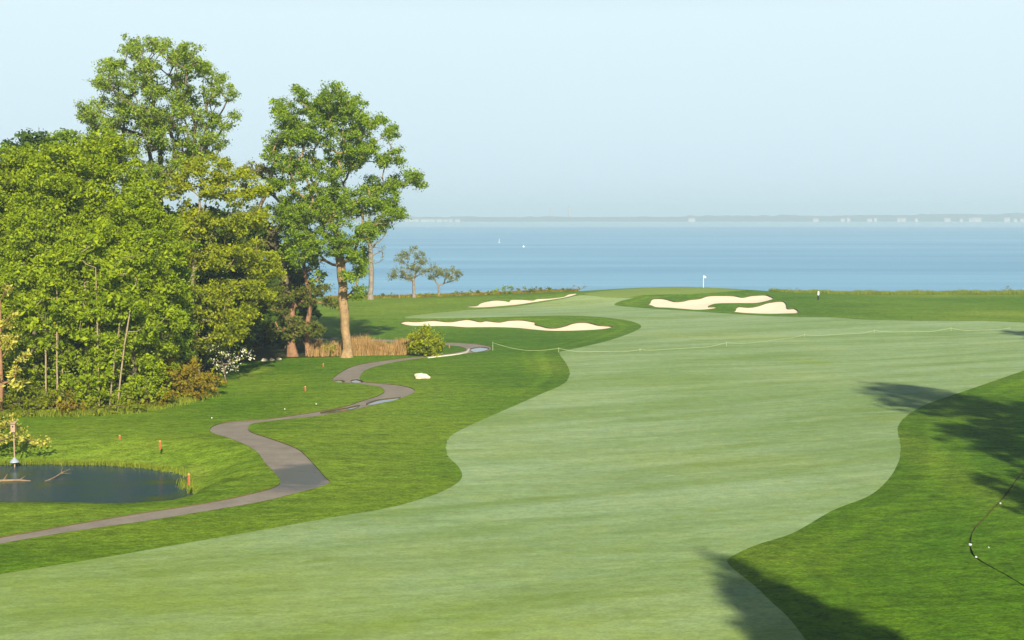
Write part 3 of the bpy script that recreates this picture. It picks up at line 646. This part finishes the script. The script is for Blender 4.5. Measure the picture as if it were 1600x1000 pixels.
# --- leaning tree with bare dark limbs between them
T5 = [(385,262,9),(410,268,13),(432,262,10),(420,300,14),(445,320,16),(400,330,13),(430,350,15),(415,380,14),(450,395,14),(465,345,12),(470,420,12),(480,380,12)]
px_tree('broadleaf_tree', 'leaning dark limbed tree between the layered tree and the tall forked tree', 455, 146, T5, [(457, 510), (445, 430), (432, 385), (418, 350)], LF['greyish'], M['bark'], depth=3.5, layers=2, seed=41, r_base=0.40, dens=2.2, lpc=44, size=0.13, clump=0.55, rexp=0.42)
T6 = [(450,455,16),(478,465,20),(500,452,13),(512,478,13),(438,490,18),(470,500,20),(495,515,13),(425,470,14),(418,512,17),(450,525,14)]
px_tree('cedar_tree', 'brown-green low tree with a stout reddish trunk beside the reeds', 456, 141, T6, [(454, 520), (458, 480), (462, 455)], LF['brown'], M['bark_red'], depth=2.6, layers=2, seed=51, r_base=0.42, dens=3.0, lpc=80, size=0.11, clump=0.45, rexp=0.6)
px_tree('broadleaf_tree', 'thin twisted reddish tree at the left edge of the reeds', 481, 141.5, [(478,400,12),(492,415,10),(470,385,10),(500,430,10),(488,445,9)], [(478, 520), (486, 470), (476, 425), (474, 405)], LF['mid'], M['bark_red'], depth=1.5, layers=2, seed=52, r_base=0.24, dens=2.4, lpc=50, size=0.13, rexp=0.42)

# --- bright wood at the left
WL = [(160, 112, 205, 5.6, 'bright', 'rounded bright green tree highest in the front of the left wood'), (95, 109, 228, 5.0, 'bright', 'bright green tree just left of the rounded highest one in the wood'), (22, 113, 232, 5.2, 'bright', 'bright tree at the left frame edge, crown level with its neighbour'),
      (226, 108, 285, 4.2, 'bright', 'bright lower tree at the right shoulder of the green wood'), (-55, 110, 215, 5.5, 'bright', 'bright tree just past the left frame edge'), (60, 106, 330, 4.4, 'bright', 'shorter leafy tree in front of the left wood, near the frame edge'), (135, 105, 350, 4.2, 'bright', 'shorter leafy tree low in the middle of the left wood'), (205, 104.5, 385, 3.6, 'bright', 'short leafy tree low at the right of the left wood'), (250, 112, 340, 3.6, 'mid', 'slim green tree beside the yellow-green layered tree')]
for i, (px, d, tp, r, lf, lb) in enumerate(WL):
    gen_tree('broadleaf_tree', lb, px, d, tp, r, LF[lf], M['bark_pale' if i == 6 else 'bark'], z0=0.2 if i < 5 else 0.07, seed=60 + i * 3, n=34, group='trees of the left wood', r_base=0.22, dens=2.0, lpc=120, size=0.108, clump=0.60, rexp=0.58)
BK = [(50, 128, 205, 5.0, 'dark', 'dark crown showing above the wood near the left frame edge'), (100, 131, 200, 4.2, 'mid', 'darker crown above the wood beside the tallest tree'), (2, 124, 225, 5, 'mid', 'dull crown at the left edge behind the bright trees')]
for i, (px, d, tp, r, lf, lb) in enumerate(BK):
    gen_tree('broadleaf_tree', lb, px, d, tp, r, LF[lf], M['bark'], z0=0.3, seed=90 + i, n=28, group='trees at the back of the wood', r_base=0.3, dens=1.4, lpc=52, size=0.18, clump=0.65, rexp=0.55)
dk = gen_tree('broadleaf_tree', 'dark shaded tree deep in the wood behind the white blossom', 395, 150, 330, 5.2, LF['dark'], M['bark'], z0=0.05, seed=101, n=34, group='dark trees deep in the wood', r_base=0.3, dens=1.3, lpc=70, size=0.22, clump=0.8, rexp=0.6)  # shade of the wood's interior is put into the dark leaf colour
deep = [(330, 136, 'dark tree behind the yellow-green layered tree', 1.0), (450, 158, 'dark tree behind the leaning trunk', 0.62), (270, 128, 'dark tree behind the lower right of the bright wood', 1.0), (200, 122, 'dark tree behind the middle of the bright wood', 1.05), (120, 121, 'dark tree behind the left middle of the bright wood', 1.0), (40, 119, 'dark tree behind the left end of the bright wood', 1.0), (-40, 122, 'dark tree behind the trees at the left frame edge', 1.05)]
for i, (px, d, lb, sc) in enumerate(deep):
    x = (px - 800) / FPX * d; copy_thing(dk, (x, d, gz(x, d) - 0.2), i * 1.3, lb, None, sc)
# slender pale stems at the wood's edge
ST = [(67, 102.5, 'slender pale stemmed tree, leftmost of those at the wood edge'), (84, 102.2, 'slender pale stemmed tree, second from the left at the wood edge'), (150, 102.5, 'slender pale stemmed tree in the middle of the wood edge'), (166, 102, 'slender pale tree leaning right in the middle of the wood edge'), (178, 101.5, 'slender pale tree leaning right, nearest the russet bush'), (95, 103.5, 'thin pale stem behind the leftmost pair at the wood edge')]
for i, (px, d, lb) in enumerate(ST):
    x = (px - 800) / FPX * d; base = Vector((x, d, gz(x, d) - 0.1)); h = 9 + (i * 37 % 5); ln = [0.1, 0.2, 0.0, 1.2, 1.6, -0.2][i]
    rng = np.random.default_rng(200 + i)
    bl = [(ln + rng.normal() * 1.0, rng.normal() * 0.8, h * u, 0.9, 0.9, 0.7) for u in np.linspace(0.5, 1, 8)]
    tree('slender_tree', lb, base, [(0, 0, 0), (ln * .4, 0, h * .4), (ln, 0, h * .8)], bl, LF['bright'], M['bark_pale'], group='slender trees along the wood edge', r_base=0.065, dens=2.0, lpc=60, size=0.15, seed=210 + i, rexp=0.55)
# cream tree at the left edge, and the tree over the pond
px_tree('cream_tree', 'pale cream leaved small tree at the left frame edge before the wood', -5, 99, [(8,450,10),(-15,470,16),(12,500,12),(25,530,14),(5,540,16),(30,555,10),(-20,530,18),(15,580,13),(28,600,8),(-15,585,16)], [(2, 600), (0, 520), (0, 470)], LF['cream'], M['bark_red'], depth=2.0, layers=2, seed=71, r_base=0.16, dens=2.6, lpc=40, size=0.12, clump=0.42, rexp=0.5)
PT = [(5,660,14),(15,680,14),(35,680,8),(48,690,6),(62,694,6),(70,692,5),(0,690,12),(28,664,10),(-30,660,30),(-60,610,36),(-100,640,36),(-40,560,30),(-90,560,34),(-130,600,34),(-80,510,26),(-30,690,16),(-60,690,18)]
px_tree('pondside_tree', 'cream and yellow leaved tree reaching over the pond at the left frame edge', -75, 83, PT, [(-75, 640), (-70, 570), (-75, 520)], LF['cream'], M['bark'], depth=2.6, layers=2, seed=72, r_base=0.2, dens=2.6, lpc=34, size=0.085, clump=0.35, rexp=0.5)

# --- shrubs
def shrub(name, label, px, py, w_m, h_m, leaf, seed, lpc=34, size=0.1, n=14, dens=3.0, group=None, cat='shrub', depth=1.0, clump=0.38, bark='bark', base=None):
    rng = np.random.default_rng(seed); b = at(px, py) if base is None else base; bl = []
    for i in range(n):
        a = rng.uniform(0, 2 * math.pi); q = math.sqrt(rng.uniform(0, 1)); x = math.cos(a) * q * w_m / 2 * 0.8; y = math.sin(a) * q * w_m / 2 * depth * 0.8
        zt = h_m * math.sqrt(max(0.05, 1 - q * q * 0.85)); rr = min(h_m, w_m) * 0.22
        bl.append((x, y, rng.uniform(0.25, 0.85) * zt, rr * 1.2, rr * 1.2, rr))
    return tree(name, label, (b.x, b.y, b.z - 0.05), [(0, 0, 0), (0.02, 0, h_m * 0.15), (0.03, 0, h_m * 0.4)], bl, leaf, M[bark], cat, group, r_base=0.05, dens=dens, lpc=lpc, size=size, seed=seed, clump=clump, tip=0.006, up=0.2)
shrub('bush', 'large russet and green bush at the corner of the wood', 290, 622, 5.6, 3.6, LF['russet'], 301, n=30, dens=3.0, lpc=46)
shrub('bush', 'rounded yellow-green bush at the right end of the reeds', 665, 555.5, 3.9, 3.1, LF['olive'], 302, n=34, lpc=60, size=0.1, clump=0.45)
shrub('bush', 'low green bush among the reeds left of the tan trunk', 512, 556, 2.2, 1.8, LF['olive'], 303, n=10, lpc=30, size=0.09)
US = [(15, 646, 3, 1.7, 'under'), (55, 648, 3.2, 1.5, 'under'), (98, 648, 3.4, 1.6, 'russet'), (140, 648, 3.2, 1.4, 'under'), (180, 646, 3, 1.5, 'under'), (218, 642, 3, 1.9, 'under'), (250, 636, 2.8, 1.7, 'russet'), (-30, 648, 4, 1.8, 'under'), (335, 606, 2.2, 1.5, 'under'), (120, 640, 4, 2.4, 'bright'), (70, 640, 4, 2.6, 'under'), (30, 640, 4, 2.2, 'brown'), (190, 636, 4, 2.8, 'bright')]
pos = ['leftmost in view', 'second from the left', 'third from the left, russet tinted', 'fourth from the left', 'fifth from the left', 'sixth from the left', 'russet one left of the big russet bush', 'just past the left frame edge', 'right of the big russet bush', 'taller bright one set back near the middle', 'taller one set back below the pale stems', 'brownish one set back at the left', 'taller bright one set back by the leaning stems']
for i, (px, py, w_, h_, lf) in enumerate(US):
    shrub('undergrowth_shrub', 'low undergrowth shrub at the wood edge, ' + pos[i], px, py, w_, h_, LF[lf], 320 + i, n=12, dens=3.0, lpc=30, size=0.11, group='undergrowth shrubs along the wood edge')
# dogwood in flower
px_tree('flowering_dogwood', 'small dogwood covered in white blossom at the wood edge', 352, 119, [(322,538,5),(333,546,6),(343,554,7),(354,553,7),(364,555,7),(376,553,7),(388,555,5),(346,565,7),(360,566,6),(372,562,5),(333,560,6),(350,575,6),(338,572,5),(362,574,5)], [(352, 590), (350, 572)], LF['olive'], M['bark'], depth=1.0, layers=2, seed=77, cat='flowering tree', r_base=0.07, dens=5.0, lpc=7, size=0.09, clump=0.35, extra=(M['blossom'], 0.7, 13, 0.07), up=0.2)

# --- trees on the shore
def shore_tree(label, px, py_base, d, blobs_, trunk_, seed, r, **kw):
    k = dict(dens=5.0, lpc=30, size=0.10, clump=0.5, rexp=0.55, tip=0.012, jit=0.5); k.update(kw)
    return px_tree('shore_tree', label, px, d, blobs_, trunk_, LF['greyish'], M['bark_grey'], depth=2.2, layers=2, seed=seed, r_base=r, group='trees on the shore', **k)
shore_tree('wide sparse tree on the shore, larger of the two spreading ones', 647, 458, 240, [(617,425,7),(610,430,5),(625,408,7),(635,402,8),(650,396,7),(662,405,8),(672,418,7),(645,415,9),(660,425,7),(628,425,7),(640,432,6),(655,398,5)], [(646, 440)], 81, 0.24)
shore_tree('smaller sparse spreading tree on the shore', 686, 458, 243, [(683,430,7),(695,424,7),(708,428,7),(717,431,6),(700,436,6),(676,434,5)], [(686, 446)], 82, 0.18)
shore_tree('tall thin grey tree standing on the shore behind the tall forked tree', 579, 464, 236, [(580,345,10),(572,365,9),(590,372,9),(598,385,6),(590,400,6),(575,385,8),(600,365,7),(568,400,6)], [(580, 430), (579, 390), (580, 350)], 83, 0.42, lpc=14, dens=1.6)
shrub('bush', 'small grey bush on the shore left of the wide sparse tree', 624, 461, 3.0, 2.8, LF['greyish'], 84, n=8, dens=1.6, lpc=22, size=0.12)
shrub('bush', 'small dark bush on the shore beneath the tall thin tree', 570, 465, 2.6, 1.6, LF['brown'], 85, n=8, dens=1.6, lpc=22, size=0.12)
for i, (px, w_, h_, lf, lb) in enumerate([(607, 5, 0.9, 'brown', 'low brownish hedge bush under the wide shore tree'), (665, 6, 0.8, 'under', 'low hedge bush between the two sparse shore trees'), (715, 6, 0.9, 'under', 'low hedge bush right of the smaller shore tree'), (750, 7, 1.3, 'under', 'low hedge bush left of the hedge rise'), (785, 7, 1.6, 'mid', 'tallest low bush in the middle of the shore hedge'), (820, 7, 1.5, 'under', 'low bush just right of the hedge top'), (850, 6, 1.2, 'brown', 'brownish bush near the right end of the shore hedge'), (875, 5, 0.8, 'brown', 'brownish last bush at the right end of the shore hedge')]):
    x = (px - 800) / FPX * 247; y = float(shore(x)) - 2.5; x = (px - 800) / FPX * y
    shrub('hedge_shrub', lb, px, 0, w_, h_, LF[lf], 400 + i, n=12, dens=1.8, lpc=24, size=0.14, group='low bushes along the shore', depth=0.6, base=Vector((x, y, gz(x, y))))
for i, (px, h_, lb) in enumerate([(905, 1.9, 'thin bare bush on the shore left of the putting green mound'), (1243, 1.7, 'thin bare bush on the shore above the right bunker'), (1570, 1.1, 'small bare bush on the shore near the right frame edge')]):
    y = 256; x = (px - 800) / FPX * y; y = float(shore(x)) - 0.5; x = (px - 800) / FPX * y
    shrub('bare_bush', lb, px, 0, 3.4, h_, LF['greyish'], 420 + i, n=7, dens=1.5, lpc=7, size=0.1, group='bare bushes on the shore', bark='bark_grey', base=Vector((x, y, gz(x, y))))

# --- grasses
def blades(name, P, h, wdt, mt, rng, lean=0.25):
    n = len(P); a = rng.uniform(0, 2 * math.pi, n); hh = h * rng.uniform(0.4, 1.25, n); ww = wdt * rng.uniform(0.7, 1.3, n)
    u = np.column_stack([np.cos(a), np.sin(a), np.zeros(n)]) * ww[:, None]; l = rng.normal(size=(n, 3)) * lean * hh[:, None]; l[:, 2] = 0
    top = P + l; top[:, 2] += hh; mid_ = P + l * 0.35; mid_[:, 2] += hh * 0.55
    Vv = np.stack([P - u, P + u, mid_ + u * .8, top + u * .2, top - u * .2, mid_ - u * .8], 1).reshape(-1, 3)
    b = np.arange(n)[:, None] * 6; f = np.concatenate([b + [0, 1, 2, 5], b + [5, 2, 3, 4]]).astype(np.int32)
    return mesh_obj(name, Vv, f, mt, None, False, None, {'var': np.repeat(rng.uniform(0, 1, n), 6)})
rng = np.random.default_rng(5)
P = []
for i in range(9000):
    px = rng.uniform(482, 652); lo = 557 - (px - 482) * 0.018; py = rng.uniform(lo - 8, lo)
    if px < 530 and rng.random() < 0.5: continue
    P.append((px, py))
P = np.array([tuple(atz(a, b_, 0.0)) for a, b_ in P]); P[:, 2] = H(P[:, 0], P[:, 1])
hs = 1.15 + 0.3 * np.sin(P[:, 0] * 1.1) + 0.22 * np.sin(P[:, 0] * 3.7 + P[:, 1])
prop(blades('reeds', P, hs, 0.022, LF['reed'], rng, 0.2), 'bed of dry tan reeds between the tan trunk and the yellow-green bush', 'reeds', kind='stuff')
X = rng.uniform(47, 112, 26000); Y = shore(X) - rng.uniform(-0.5, 7.0, len(X)); P = np.column_stack([X, Y, H(X, Y)])
hs = 0.42 + 0.08 * np.sin(X * 0.7) + 0.06 * np.sin(X * 2.3)
prop(blades('shore_grass', P, hs, 0.045, LF['shoregrass'], rng, 0.3), 'strip of tall yellow-green grass along the shore', 'tall grass', kind='stuff')
X = rng.uniform(-32, 12, 12000); Y = shore(X) - rng.uniform(-0.5, 4.0, len(X)); P = np.column_stack([X, Y, H(X, Y)])
prop(blades('shore_weeds', P, 0.4, 0.05, LF['russet'], rng, 0.3), 'rough brownish weeds along the shore under the sparse trees', 'weeds', kind='stuff')
# weeds round the far pond bank
idx = rng.integers(0, len(pf) - 1, 2600); P = np.array([tuple(pf[i] + (pf[i + 1] - pf[i]) * rng.random()) for i in idx]); P = P + rng.normal(size=P.shape) * 0.22
P = np.column_stack([P, np.full(len(P), POND_Z + 0.02)]); prop(blades('pond_edge_grass', P, 0.28, 0.02, LF['shoregrass'], rng, 0.3), 'fringe of dry grass round the pond edge', 'grass', kind='stuff')
# ragged long grass where rough meets the wood
wp = [at(*p) for p in spl_open([(-40, 648), (0, 648), (100, 648), (200, 644), (262, 634), (325, 619)], 4)]
idx = rng.integers(0, len(wp) - 1, 6000); P = np.array([tuple(wp[i].lerp(wp[i + 1], rng.random())) for i in idx]); P[:, :2] += rng.normal(size=(len(P), 2)) * 0.5; P[:, 2] = H(P[:, 0], P[:, 1])
prop(blades('long_grass', P, 0.35, 0.03, LF['shoregrass'], rng, 0.3), 'band of long grass along the foot of the wood', 'long grass', kind='stuff')

# --- trees outside the frame whose shadows reach the picture
def off_tree(x, y, h, r, seed, lb, z0=0.25): return gen_tree('broadleaf_tree', lb, 0, 0, 0, r, LF['mid'], M['bark'], z0=z0, seed=seed, n=30, world=(x, y), h=h, group='trees right of the fairway outside the frame', r_base=0.4, dens=1.0, lpc=40, size=0.2, clump=0.8, rexp=0.55)
off_tree(39.5, 66, 25, 7, 501, 'broad tree right of the frame shading the fairway corner')
off_tree(48, 58, 24, 7.5, 502, 'broad tree right of the frame behind the fairway corner tree', 0.15)
off_tree(29.6, 45, 14.5, 2.6, 503, 'small tree right of the frame shading the drainage channel')
rng = np.random.default_rng(504); bl = []
for z in np.arange(3, 20.2, 0.8):
    rr = (20.8 - z) * 0.36
    for j in range(max(2, int(rr * 4))):
        a = rng.uniform(0, 6.28); bl.append((math.cos(a) * rr * .55, math.sin(a) * rr * .55, z, max(.35, rr * .5), max(.35, rr * .5), .5))
tree('conifer_tree', 'pointed conifer right of the viewpoint shading the near fairway edge', (15.4, 17.2, gz(15.4, 17.2)), [(0, 0, 0), (0, 0, 7), (0, 0, 14), (0, 0, 20)], bl, LF['dark'], M['bark'], r_base=0.3, dens=3.0, lpc=40, size=0.2, seed=504, clump=0.6, rexp=0.6)
off_tree(36.5, 52, 20, 6, 507, 'tree right of the frame in front of the corner trees')
off_tree(69, 129, 22, 5, 506, 'distant tree right of the frame shading the far fairway edge')

# ---------------------------------------------------------------- small things
def stake(px, py, h, lb, top=True):
    b = at(px, py); e = empty('marker_stake', (b.x, b.y, b.z - 0.03), lb, 'stake', 'red marker stakes', random.uniform(0, 1))
    MB().box((0, 0, h * 0.42), (0.085, 0.085, h * 0.84)).build('post', M['stake'], e)
    MB().box((0, 0, h * 0.92 + .003), (0.09, 0.09, h * 0.16), 0, 0.65).build('cap', M['stake_top'], e)
stake(250, 701, 0.52, 'tall faded red stake on the grass above the pond'); stake(187, 686, 0.28, 'short orange stake on the grass, left of the taller one')
stake(295, 757, 0.62, 'bright orange red stake at the right end of the pond'); stake(477, 611, 0.42, 'red stake on the grass left of the first path bend')
stake(505, 573, 0.34, 'small red stake below the twisted tree and reeds'); stake(702, 544, 0.32, 'small red stake inside the far bend of the path'); stake(624, 466, 0.6, 'tiny reddish stake far off below the shore bush')
for px, py, lb in [(331, 655, 'small white ball marker by the left bend of the path'), (494, 633, 'small white ball marker above the wet stretch of path'), (445, 641, 'tiny dim white ball marker left of the wet stretch')]:
    b = at(px, py); e = empty('tee_marker', (b.x, b.y, b.z), lb, 'marker', 'white ball markers')
    bm = bmesh.new(); bmesh.ops.create_uvsphere(bm, u_segments=12, v_segments=8, radius=0.04); bmesh.ops.translate(bm, verts=bm.verts, vec=(0, 0, 0.09))
    me = bpy.data.meshes.new('ball'); bm.to_mesh(me); bm.free(); me.materials.append(M['white']); o = bpy.data.objects.new('ball', me); C.objects.link(o); o.parent = e
    MB().tube([(0, 0, -0.05), (0, 0, 0.05)], 0.02, 8).build('spike', M['black'], e)
def rock(name, px, py, sx_, sy_, sz_, lb, seed, group=None):
    b = at(px, py); bm = bmesh.new(); bmesh.ops.create_icosphere(bm, subdivisions=3, radius=0.5)
    for v_ in bm.verts:
        n_ = noise.noise(v_.co * 2.2 + Vector((seed, 0, 0))) * 0.35 + noise.noise(v_.co * 6 + Vector((0, seed, 0))) * 0.08; v_.co *= 1 + n_
        v_.co.x *= sx_; v_.co.y *= sy_; v_.co.z *= sz_ * (1.2 if v_.co.x < 0 else 0.85)
    me = bpy.data.meshes.new(name); bm.to_mesh(me); bm.free(); me.materials.append(M['stone']); o = bpy.data.objects.new(name, me); C.objects.link(o)
    o.location = (b.x, b.y, b.z + sz_ * 0.22); return prop(o, lb, 'rock', group)
rock('rock', 660, 591, 1.35, 0.8, 0.62, 'large pale boulder on the grass right of the path bend', 3)
rock('stone', 413, 564, 0.55, 0.4, 0.35, 'left one of three pale stones under the dark trees', 5, 'stones under the trees'); rock('stone', 425, 563, 0.45, 0.35, 0.3, 'middle one of three pale stones under the dark trees', 8, 'stones under the trees'); rock('stone', 436, 562.5, 0.5, 0.35, 0.32, 'right one of three pale stones under the dark trees', 11, 'stones under the trees')
for i, (px, py, s_, lb) in enumerate([(1516, 852, .12, 'largest white stone at the bend of the drainage channel'), (1545, 856, .07, 'white stone lying on the grass right of the drainage channel'), (1525, 871, .09, 'white stone just below the bend of the drainage channel'), (1563, 787, .09, 'white stone in the upper part of the drainage channel')]):
    rock('stone', px, py, s_ * 1.1, s_, s_ * 0.9, lb, 20 + i, 'stones by the drainage channel').data.materials[0] = M['palestone']
# rope on thin posts across the fairway
posts = [(770, 548, 0.95, 'tall pale rope post beside the far path bend'), (873, 551, 0.55, 'rope post at the left edge of the fairway'), (1000, 549, 0.3, 'low rope post left of the fairway middle'), (1135, 541, 0.5, 'rope post in the fairway below the right bunkers'), (1257, 526, 0.35, 'low rope post below the black and white post'), (1366, 520, 0.4, 'rope post right of the fairway middle'), (1486, 517.5, 0.5, 'rope post second from the right end'), (1578, 515, 0.35, 'last rope post at the right end')]
tops = []
for px, py, h, lb in posts:
    b = at(px, py); e = empty('rope_post', (b.x, b.y, b.z - 0.05), lb, 'post', 'rope posts across the fairway')
    MB().tube([(0, 0, 0), (0, 0, h)], 0.022, 8).build('shaft', M['post'], e); MB().tube([(0, 0, h), (0, 0, h + 0.04)], [0.03, 0.02], 8).build('cap', M['post'], e); tops.append(Vector((b.x, b.y, b.z + h - 0.12)))
rp = []
for a, b in zip(tops[:-1], tops[1:]):
    for k in range(14):
        u = k / 14; q = a.lerp(b, u); q.z -= 0.95 * 0.5 * math.sin(math.pi * u); q.z = max(q.z, gz(q.x, q.y) + 0.04); rp.append(q)
rp.append(tops[-1]); prop(MB().tube(rp, 0.017, 6).build('rope', M['rope'], None, True), 'long pale rope sagging between thin posts across the fairway', 'rope')
# flagstick
b = at(1099, 449.5); e = empty('flagstick', (b.x, b.y, b.z), 'flagstick with white flag on the putting green', 'flagstick')
MB().tube([(0, 0, 0), (0, 0, 2.1)], 0.035, 8).build('pole', M['white'], e)
fb = MB(); n_ = 8; vs = []
for i in range(n_ + 1):
    u = i / n_; x = -0.04 + u * 0.46; yy_ = 0.07 * math.sin(u * 5)
    for z in (2.08 - u * .10, 1.72 - u * .06): vs.append((x, yy_, z)); vs.append((x, yy_ + 0.01, z))
fs = []
for i in range(n_):
    a = i * 4; c_ = a + 4; fs += [(a, a + 2, c_ + 2, c_), (a + 1, c_ + 1, c_ + 3, a + 3), (a, c_, c_ + 1, a + 1), (a + 2, a + 3, c_ + 3, c_ + 2)]
fs += [(0, 1, 3, 2), (n_ * 4, n_ * 4 + 2, n_ * 4 + 3, n_ * 4 + 1)]
fb.add(vs, fs).build('flag', M['white'], e)
# black and white yardage post
b = at(1278.5, 469); e = empty('marker_post', (b.x, b.y, b.z - .05), 'post with white top and black foot right of the bunkers', 'post')
MB().tube([(0, 0, 0), (0, 0, 0.85)], 0.13, 12).build('lower_post', M['black'], e); MB().tube([(0, 0, 0.85), (0, 0, 1.38), (0, 0, 1.46)], [0.135, 0.135, 0.08], 12).build('upper_post', M['white'], e)
# nest box on a pole with cone guard
b = atz(23, 730, POND_Z); e = empty('nest_box', (b.x, b.y, POND_Z - 0.2), 'bird nest box on a pole with a pale metal cone guard at the pond edge', 'nest box')
MB().tube([(0, 0, 0), (0, 0, 2.6)], 0.04, 8).build('pole', M['boxwood'], e)
bx = MB().box((0, -0.04, 2.55), (0.25, 0.26, 0.50)).build('box', M['boxwood'], e); MB().tube([(0, -0.172, 2.62), (0, -0.178, 2.62)], 0.05, 12).build('entrance_hole', M['black'], bx)
MB().add([(-.17, -.26, 2.78), (.17, -.26, 2.78), (.17, .14, 2.90), (-.17, .14, 2.90), (-.17, -.26, 2.82), (.17, -.26, 2.82), (.17, .14, 2.94), (-.17, .14, 2.94)], [(3, 2, 1, 0), (4, 5, 6, 7), (0, 1, 5, 4), (1, 2, 6, 5), (2, 3, 7, 6), (3, 0, 4, 7)]).build('roof', M['boxwood'], e)
MB().tube([(0, 0, 0.50), (0, 0, 0.54), (0, 0, 0.78)], [0.28, 0.27, 0.04], 20).build('cone_guard', M['metal'], e)
# fallen branches in the pond
def branch(lb, pts_, r_, twigs):
    P3 = [atz(p[0], p[1], POND_Z) + Vector((0, 0, p[2])) for p in pts_]; n = len(P3)
    mb = MB().tube(P3, [r_ * (1 - 0.7 * i / (n - 1)) for i in range(n)], 7)
    for i, px, py, z in twigs: q = atz(px, py, POND_Z); q.z += z; mb.tube([P3[i], q], [r_ * 0.4, r_ * 0.12], 5)
    prop(mb.build('fallen_branch', M['wood']), lb, 'branch')
branch('pale forked branch sticking out of the pond', [(70, 752, -0.03), (84, 748, .05), (95, 744, .16), (110, 741, .3)], 0.05, [(2, 99, 741, .5), (1, 105, 744, .4), (2, 112, 742, .1)])
branch('dark log floating in the pond at the left frame edge', [(-20, 754, 0.02), (5, 752, .04), (30, 751, .03), (48, 751.5, 0.0)], 0.09, [(1, 12, 752, .4), (2, 40, 752, .3)])
# white channel buoys
def buoy(px, py, s_, lb, tall):
    b = atz(px, py, SEA); e = empty('buoy', (b.x, b.y, SEA - 0.3), lb, 'buoy', 'white buoys on the water')
    MB().tube([(0, 0, 0), (0, 0, 0.5 * s_), (0, 0, 0.9 * s_)], [0.7 * s_, 0.75 * s_, 0.35 * s_], 14).build('float', M['white'], e); MB().tube([(0, 0, 0.9 * s_), (0, 0, tall)], [0.2 * s_, 0.1 * s_], 8).build('mast', M['white'], e)
buoy(818, 386, 1.0, 'white buoy on the sea, nearer of two', 1.6); buoy(780, 379, 0.8, 'white buoy on the sea, farther and left of two', 3.4)

# ---------------------------------------------------------------- haze
v = [(x, y, z) for z in (SEA - 3.5, 66) for x, y in ((-4600, -60), (4600, -60), (4600, 6400), (-4600, 6400))]
hz = mesh_obj('haze', v, [(3, 2, 1, 0), (4, 5, 6, 7), (0, 1, 5, 4), (1, 2, 6, 5), (2, 3, 7, 6), (3, 0, 4, 7)], []); prop(hz, kind='stuff')
m = bpy.data.materials.new('haze_air'); m.use_nodes = True; t = m.node_tree; t.nodes.remove(t.nodes['Principled BSDF'])
pv = t.nodes.new('ShaderNodeVolumePrincipled'); pv.inputs['Color'].default_value = (0.60, 0.82, 1.0, 1); pv.inputs['Density'].default_value = 0.0003; pv.inputs['Anisotropy'].default_value = 0.0
t.links.new(pv.outputs[0], t.nodes['Material Output'].inputs['Volume']); hz.data.materials.append(m)
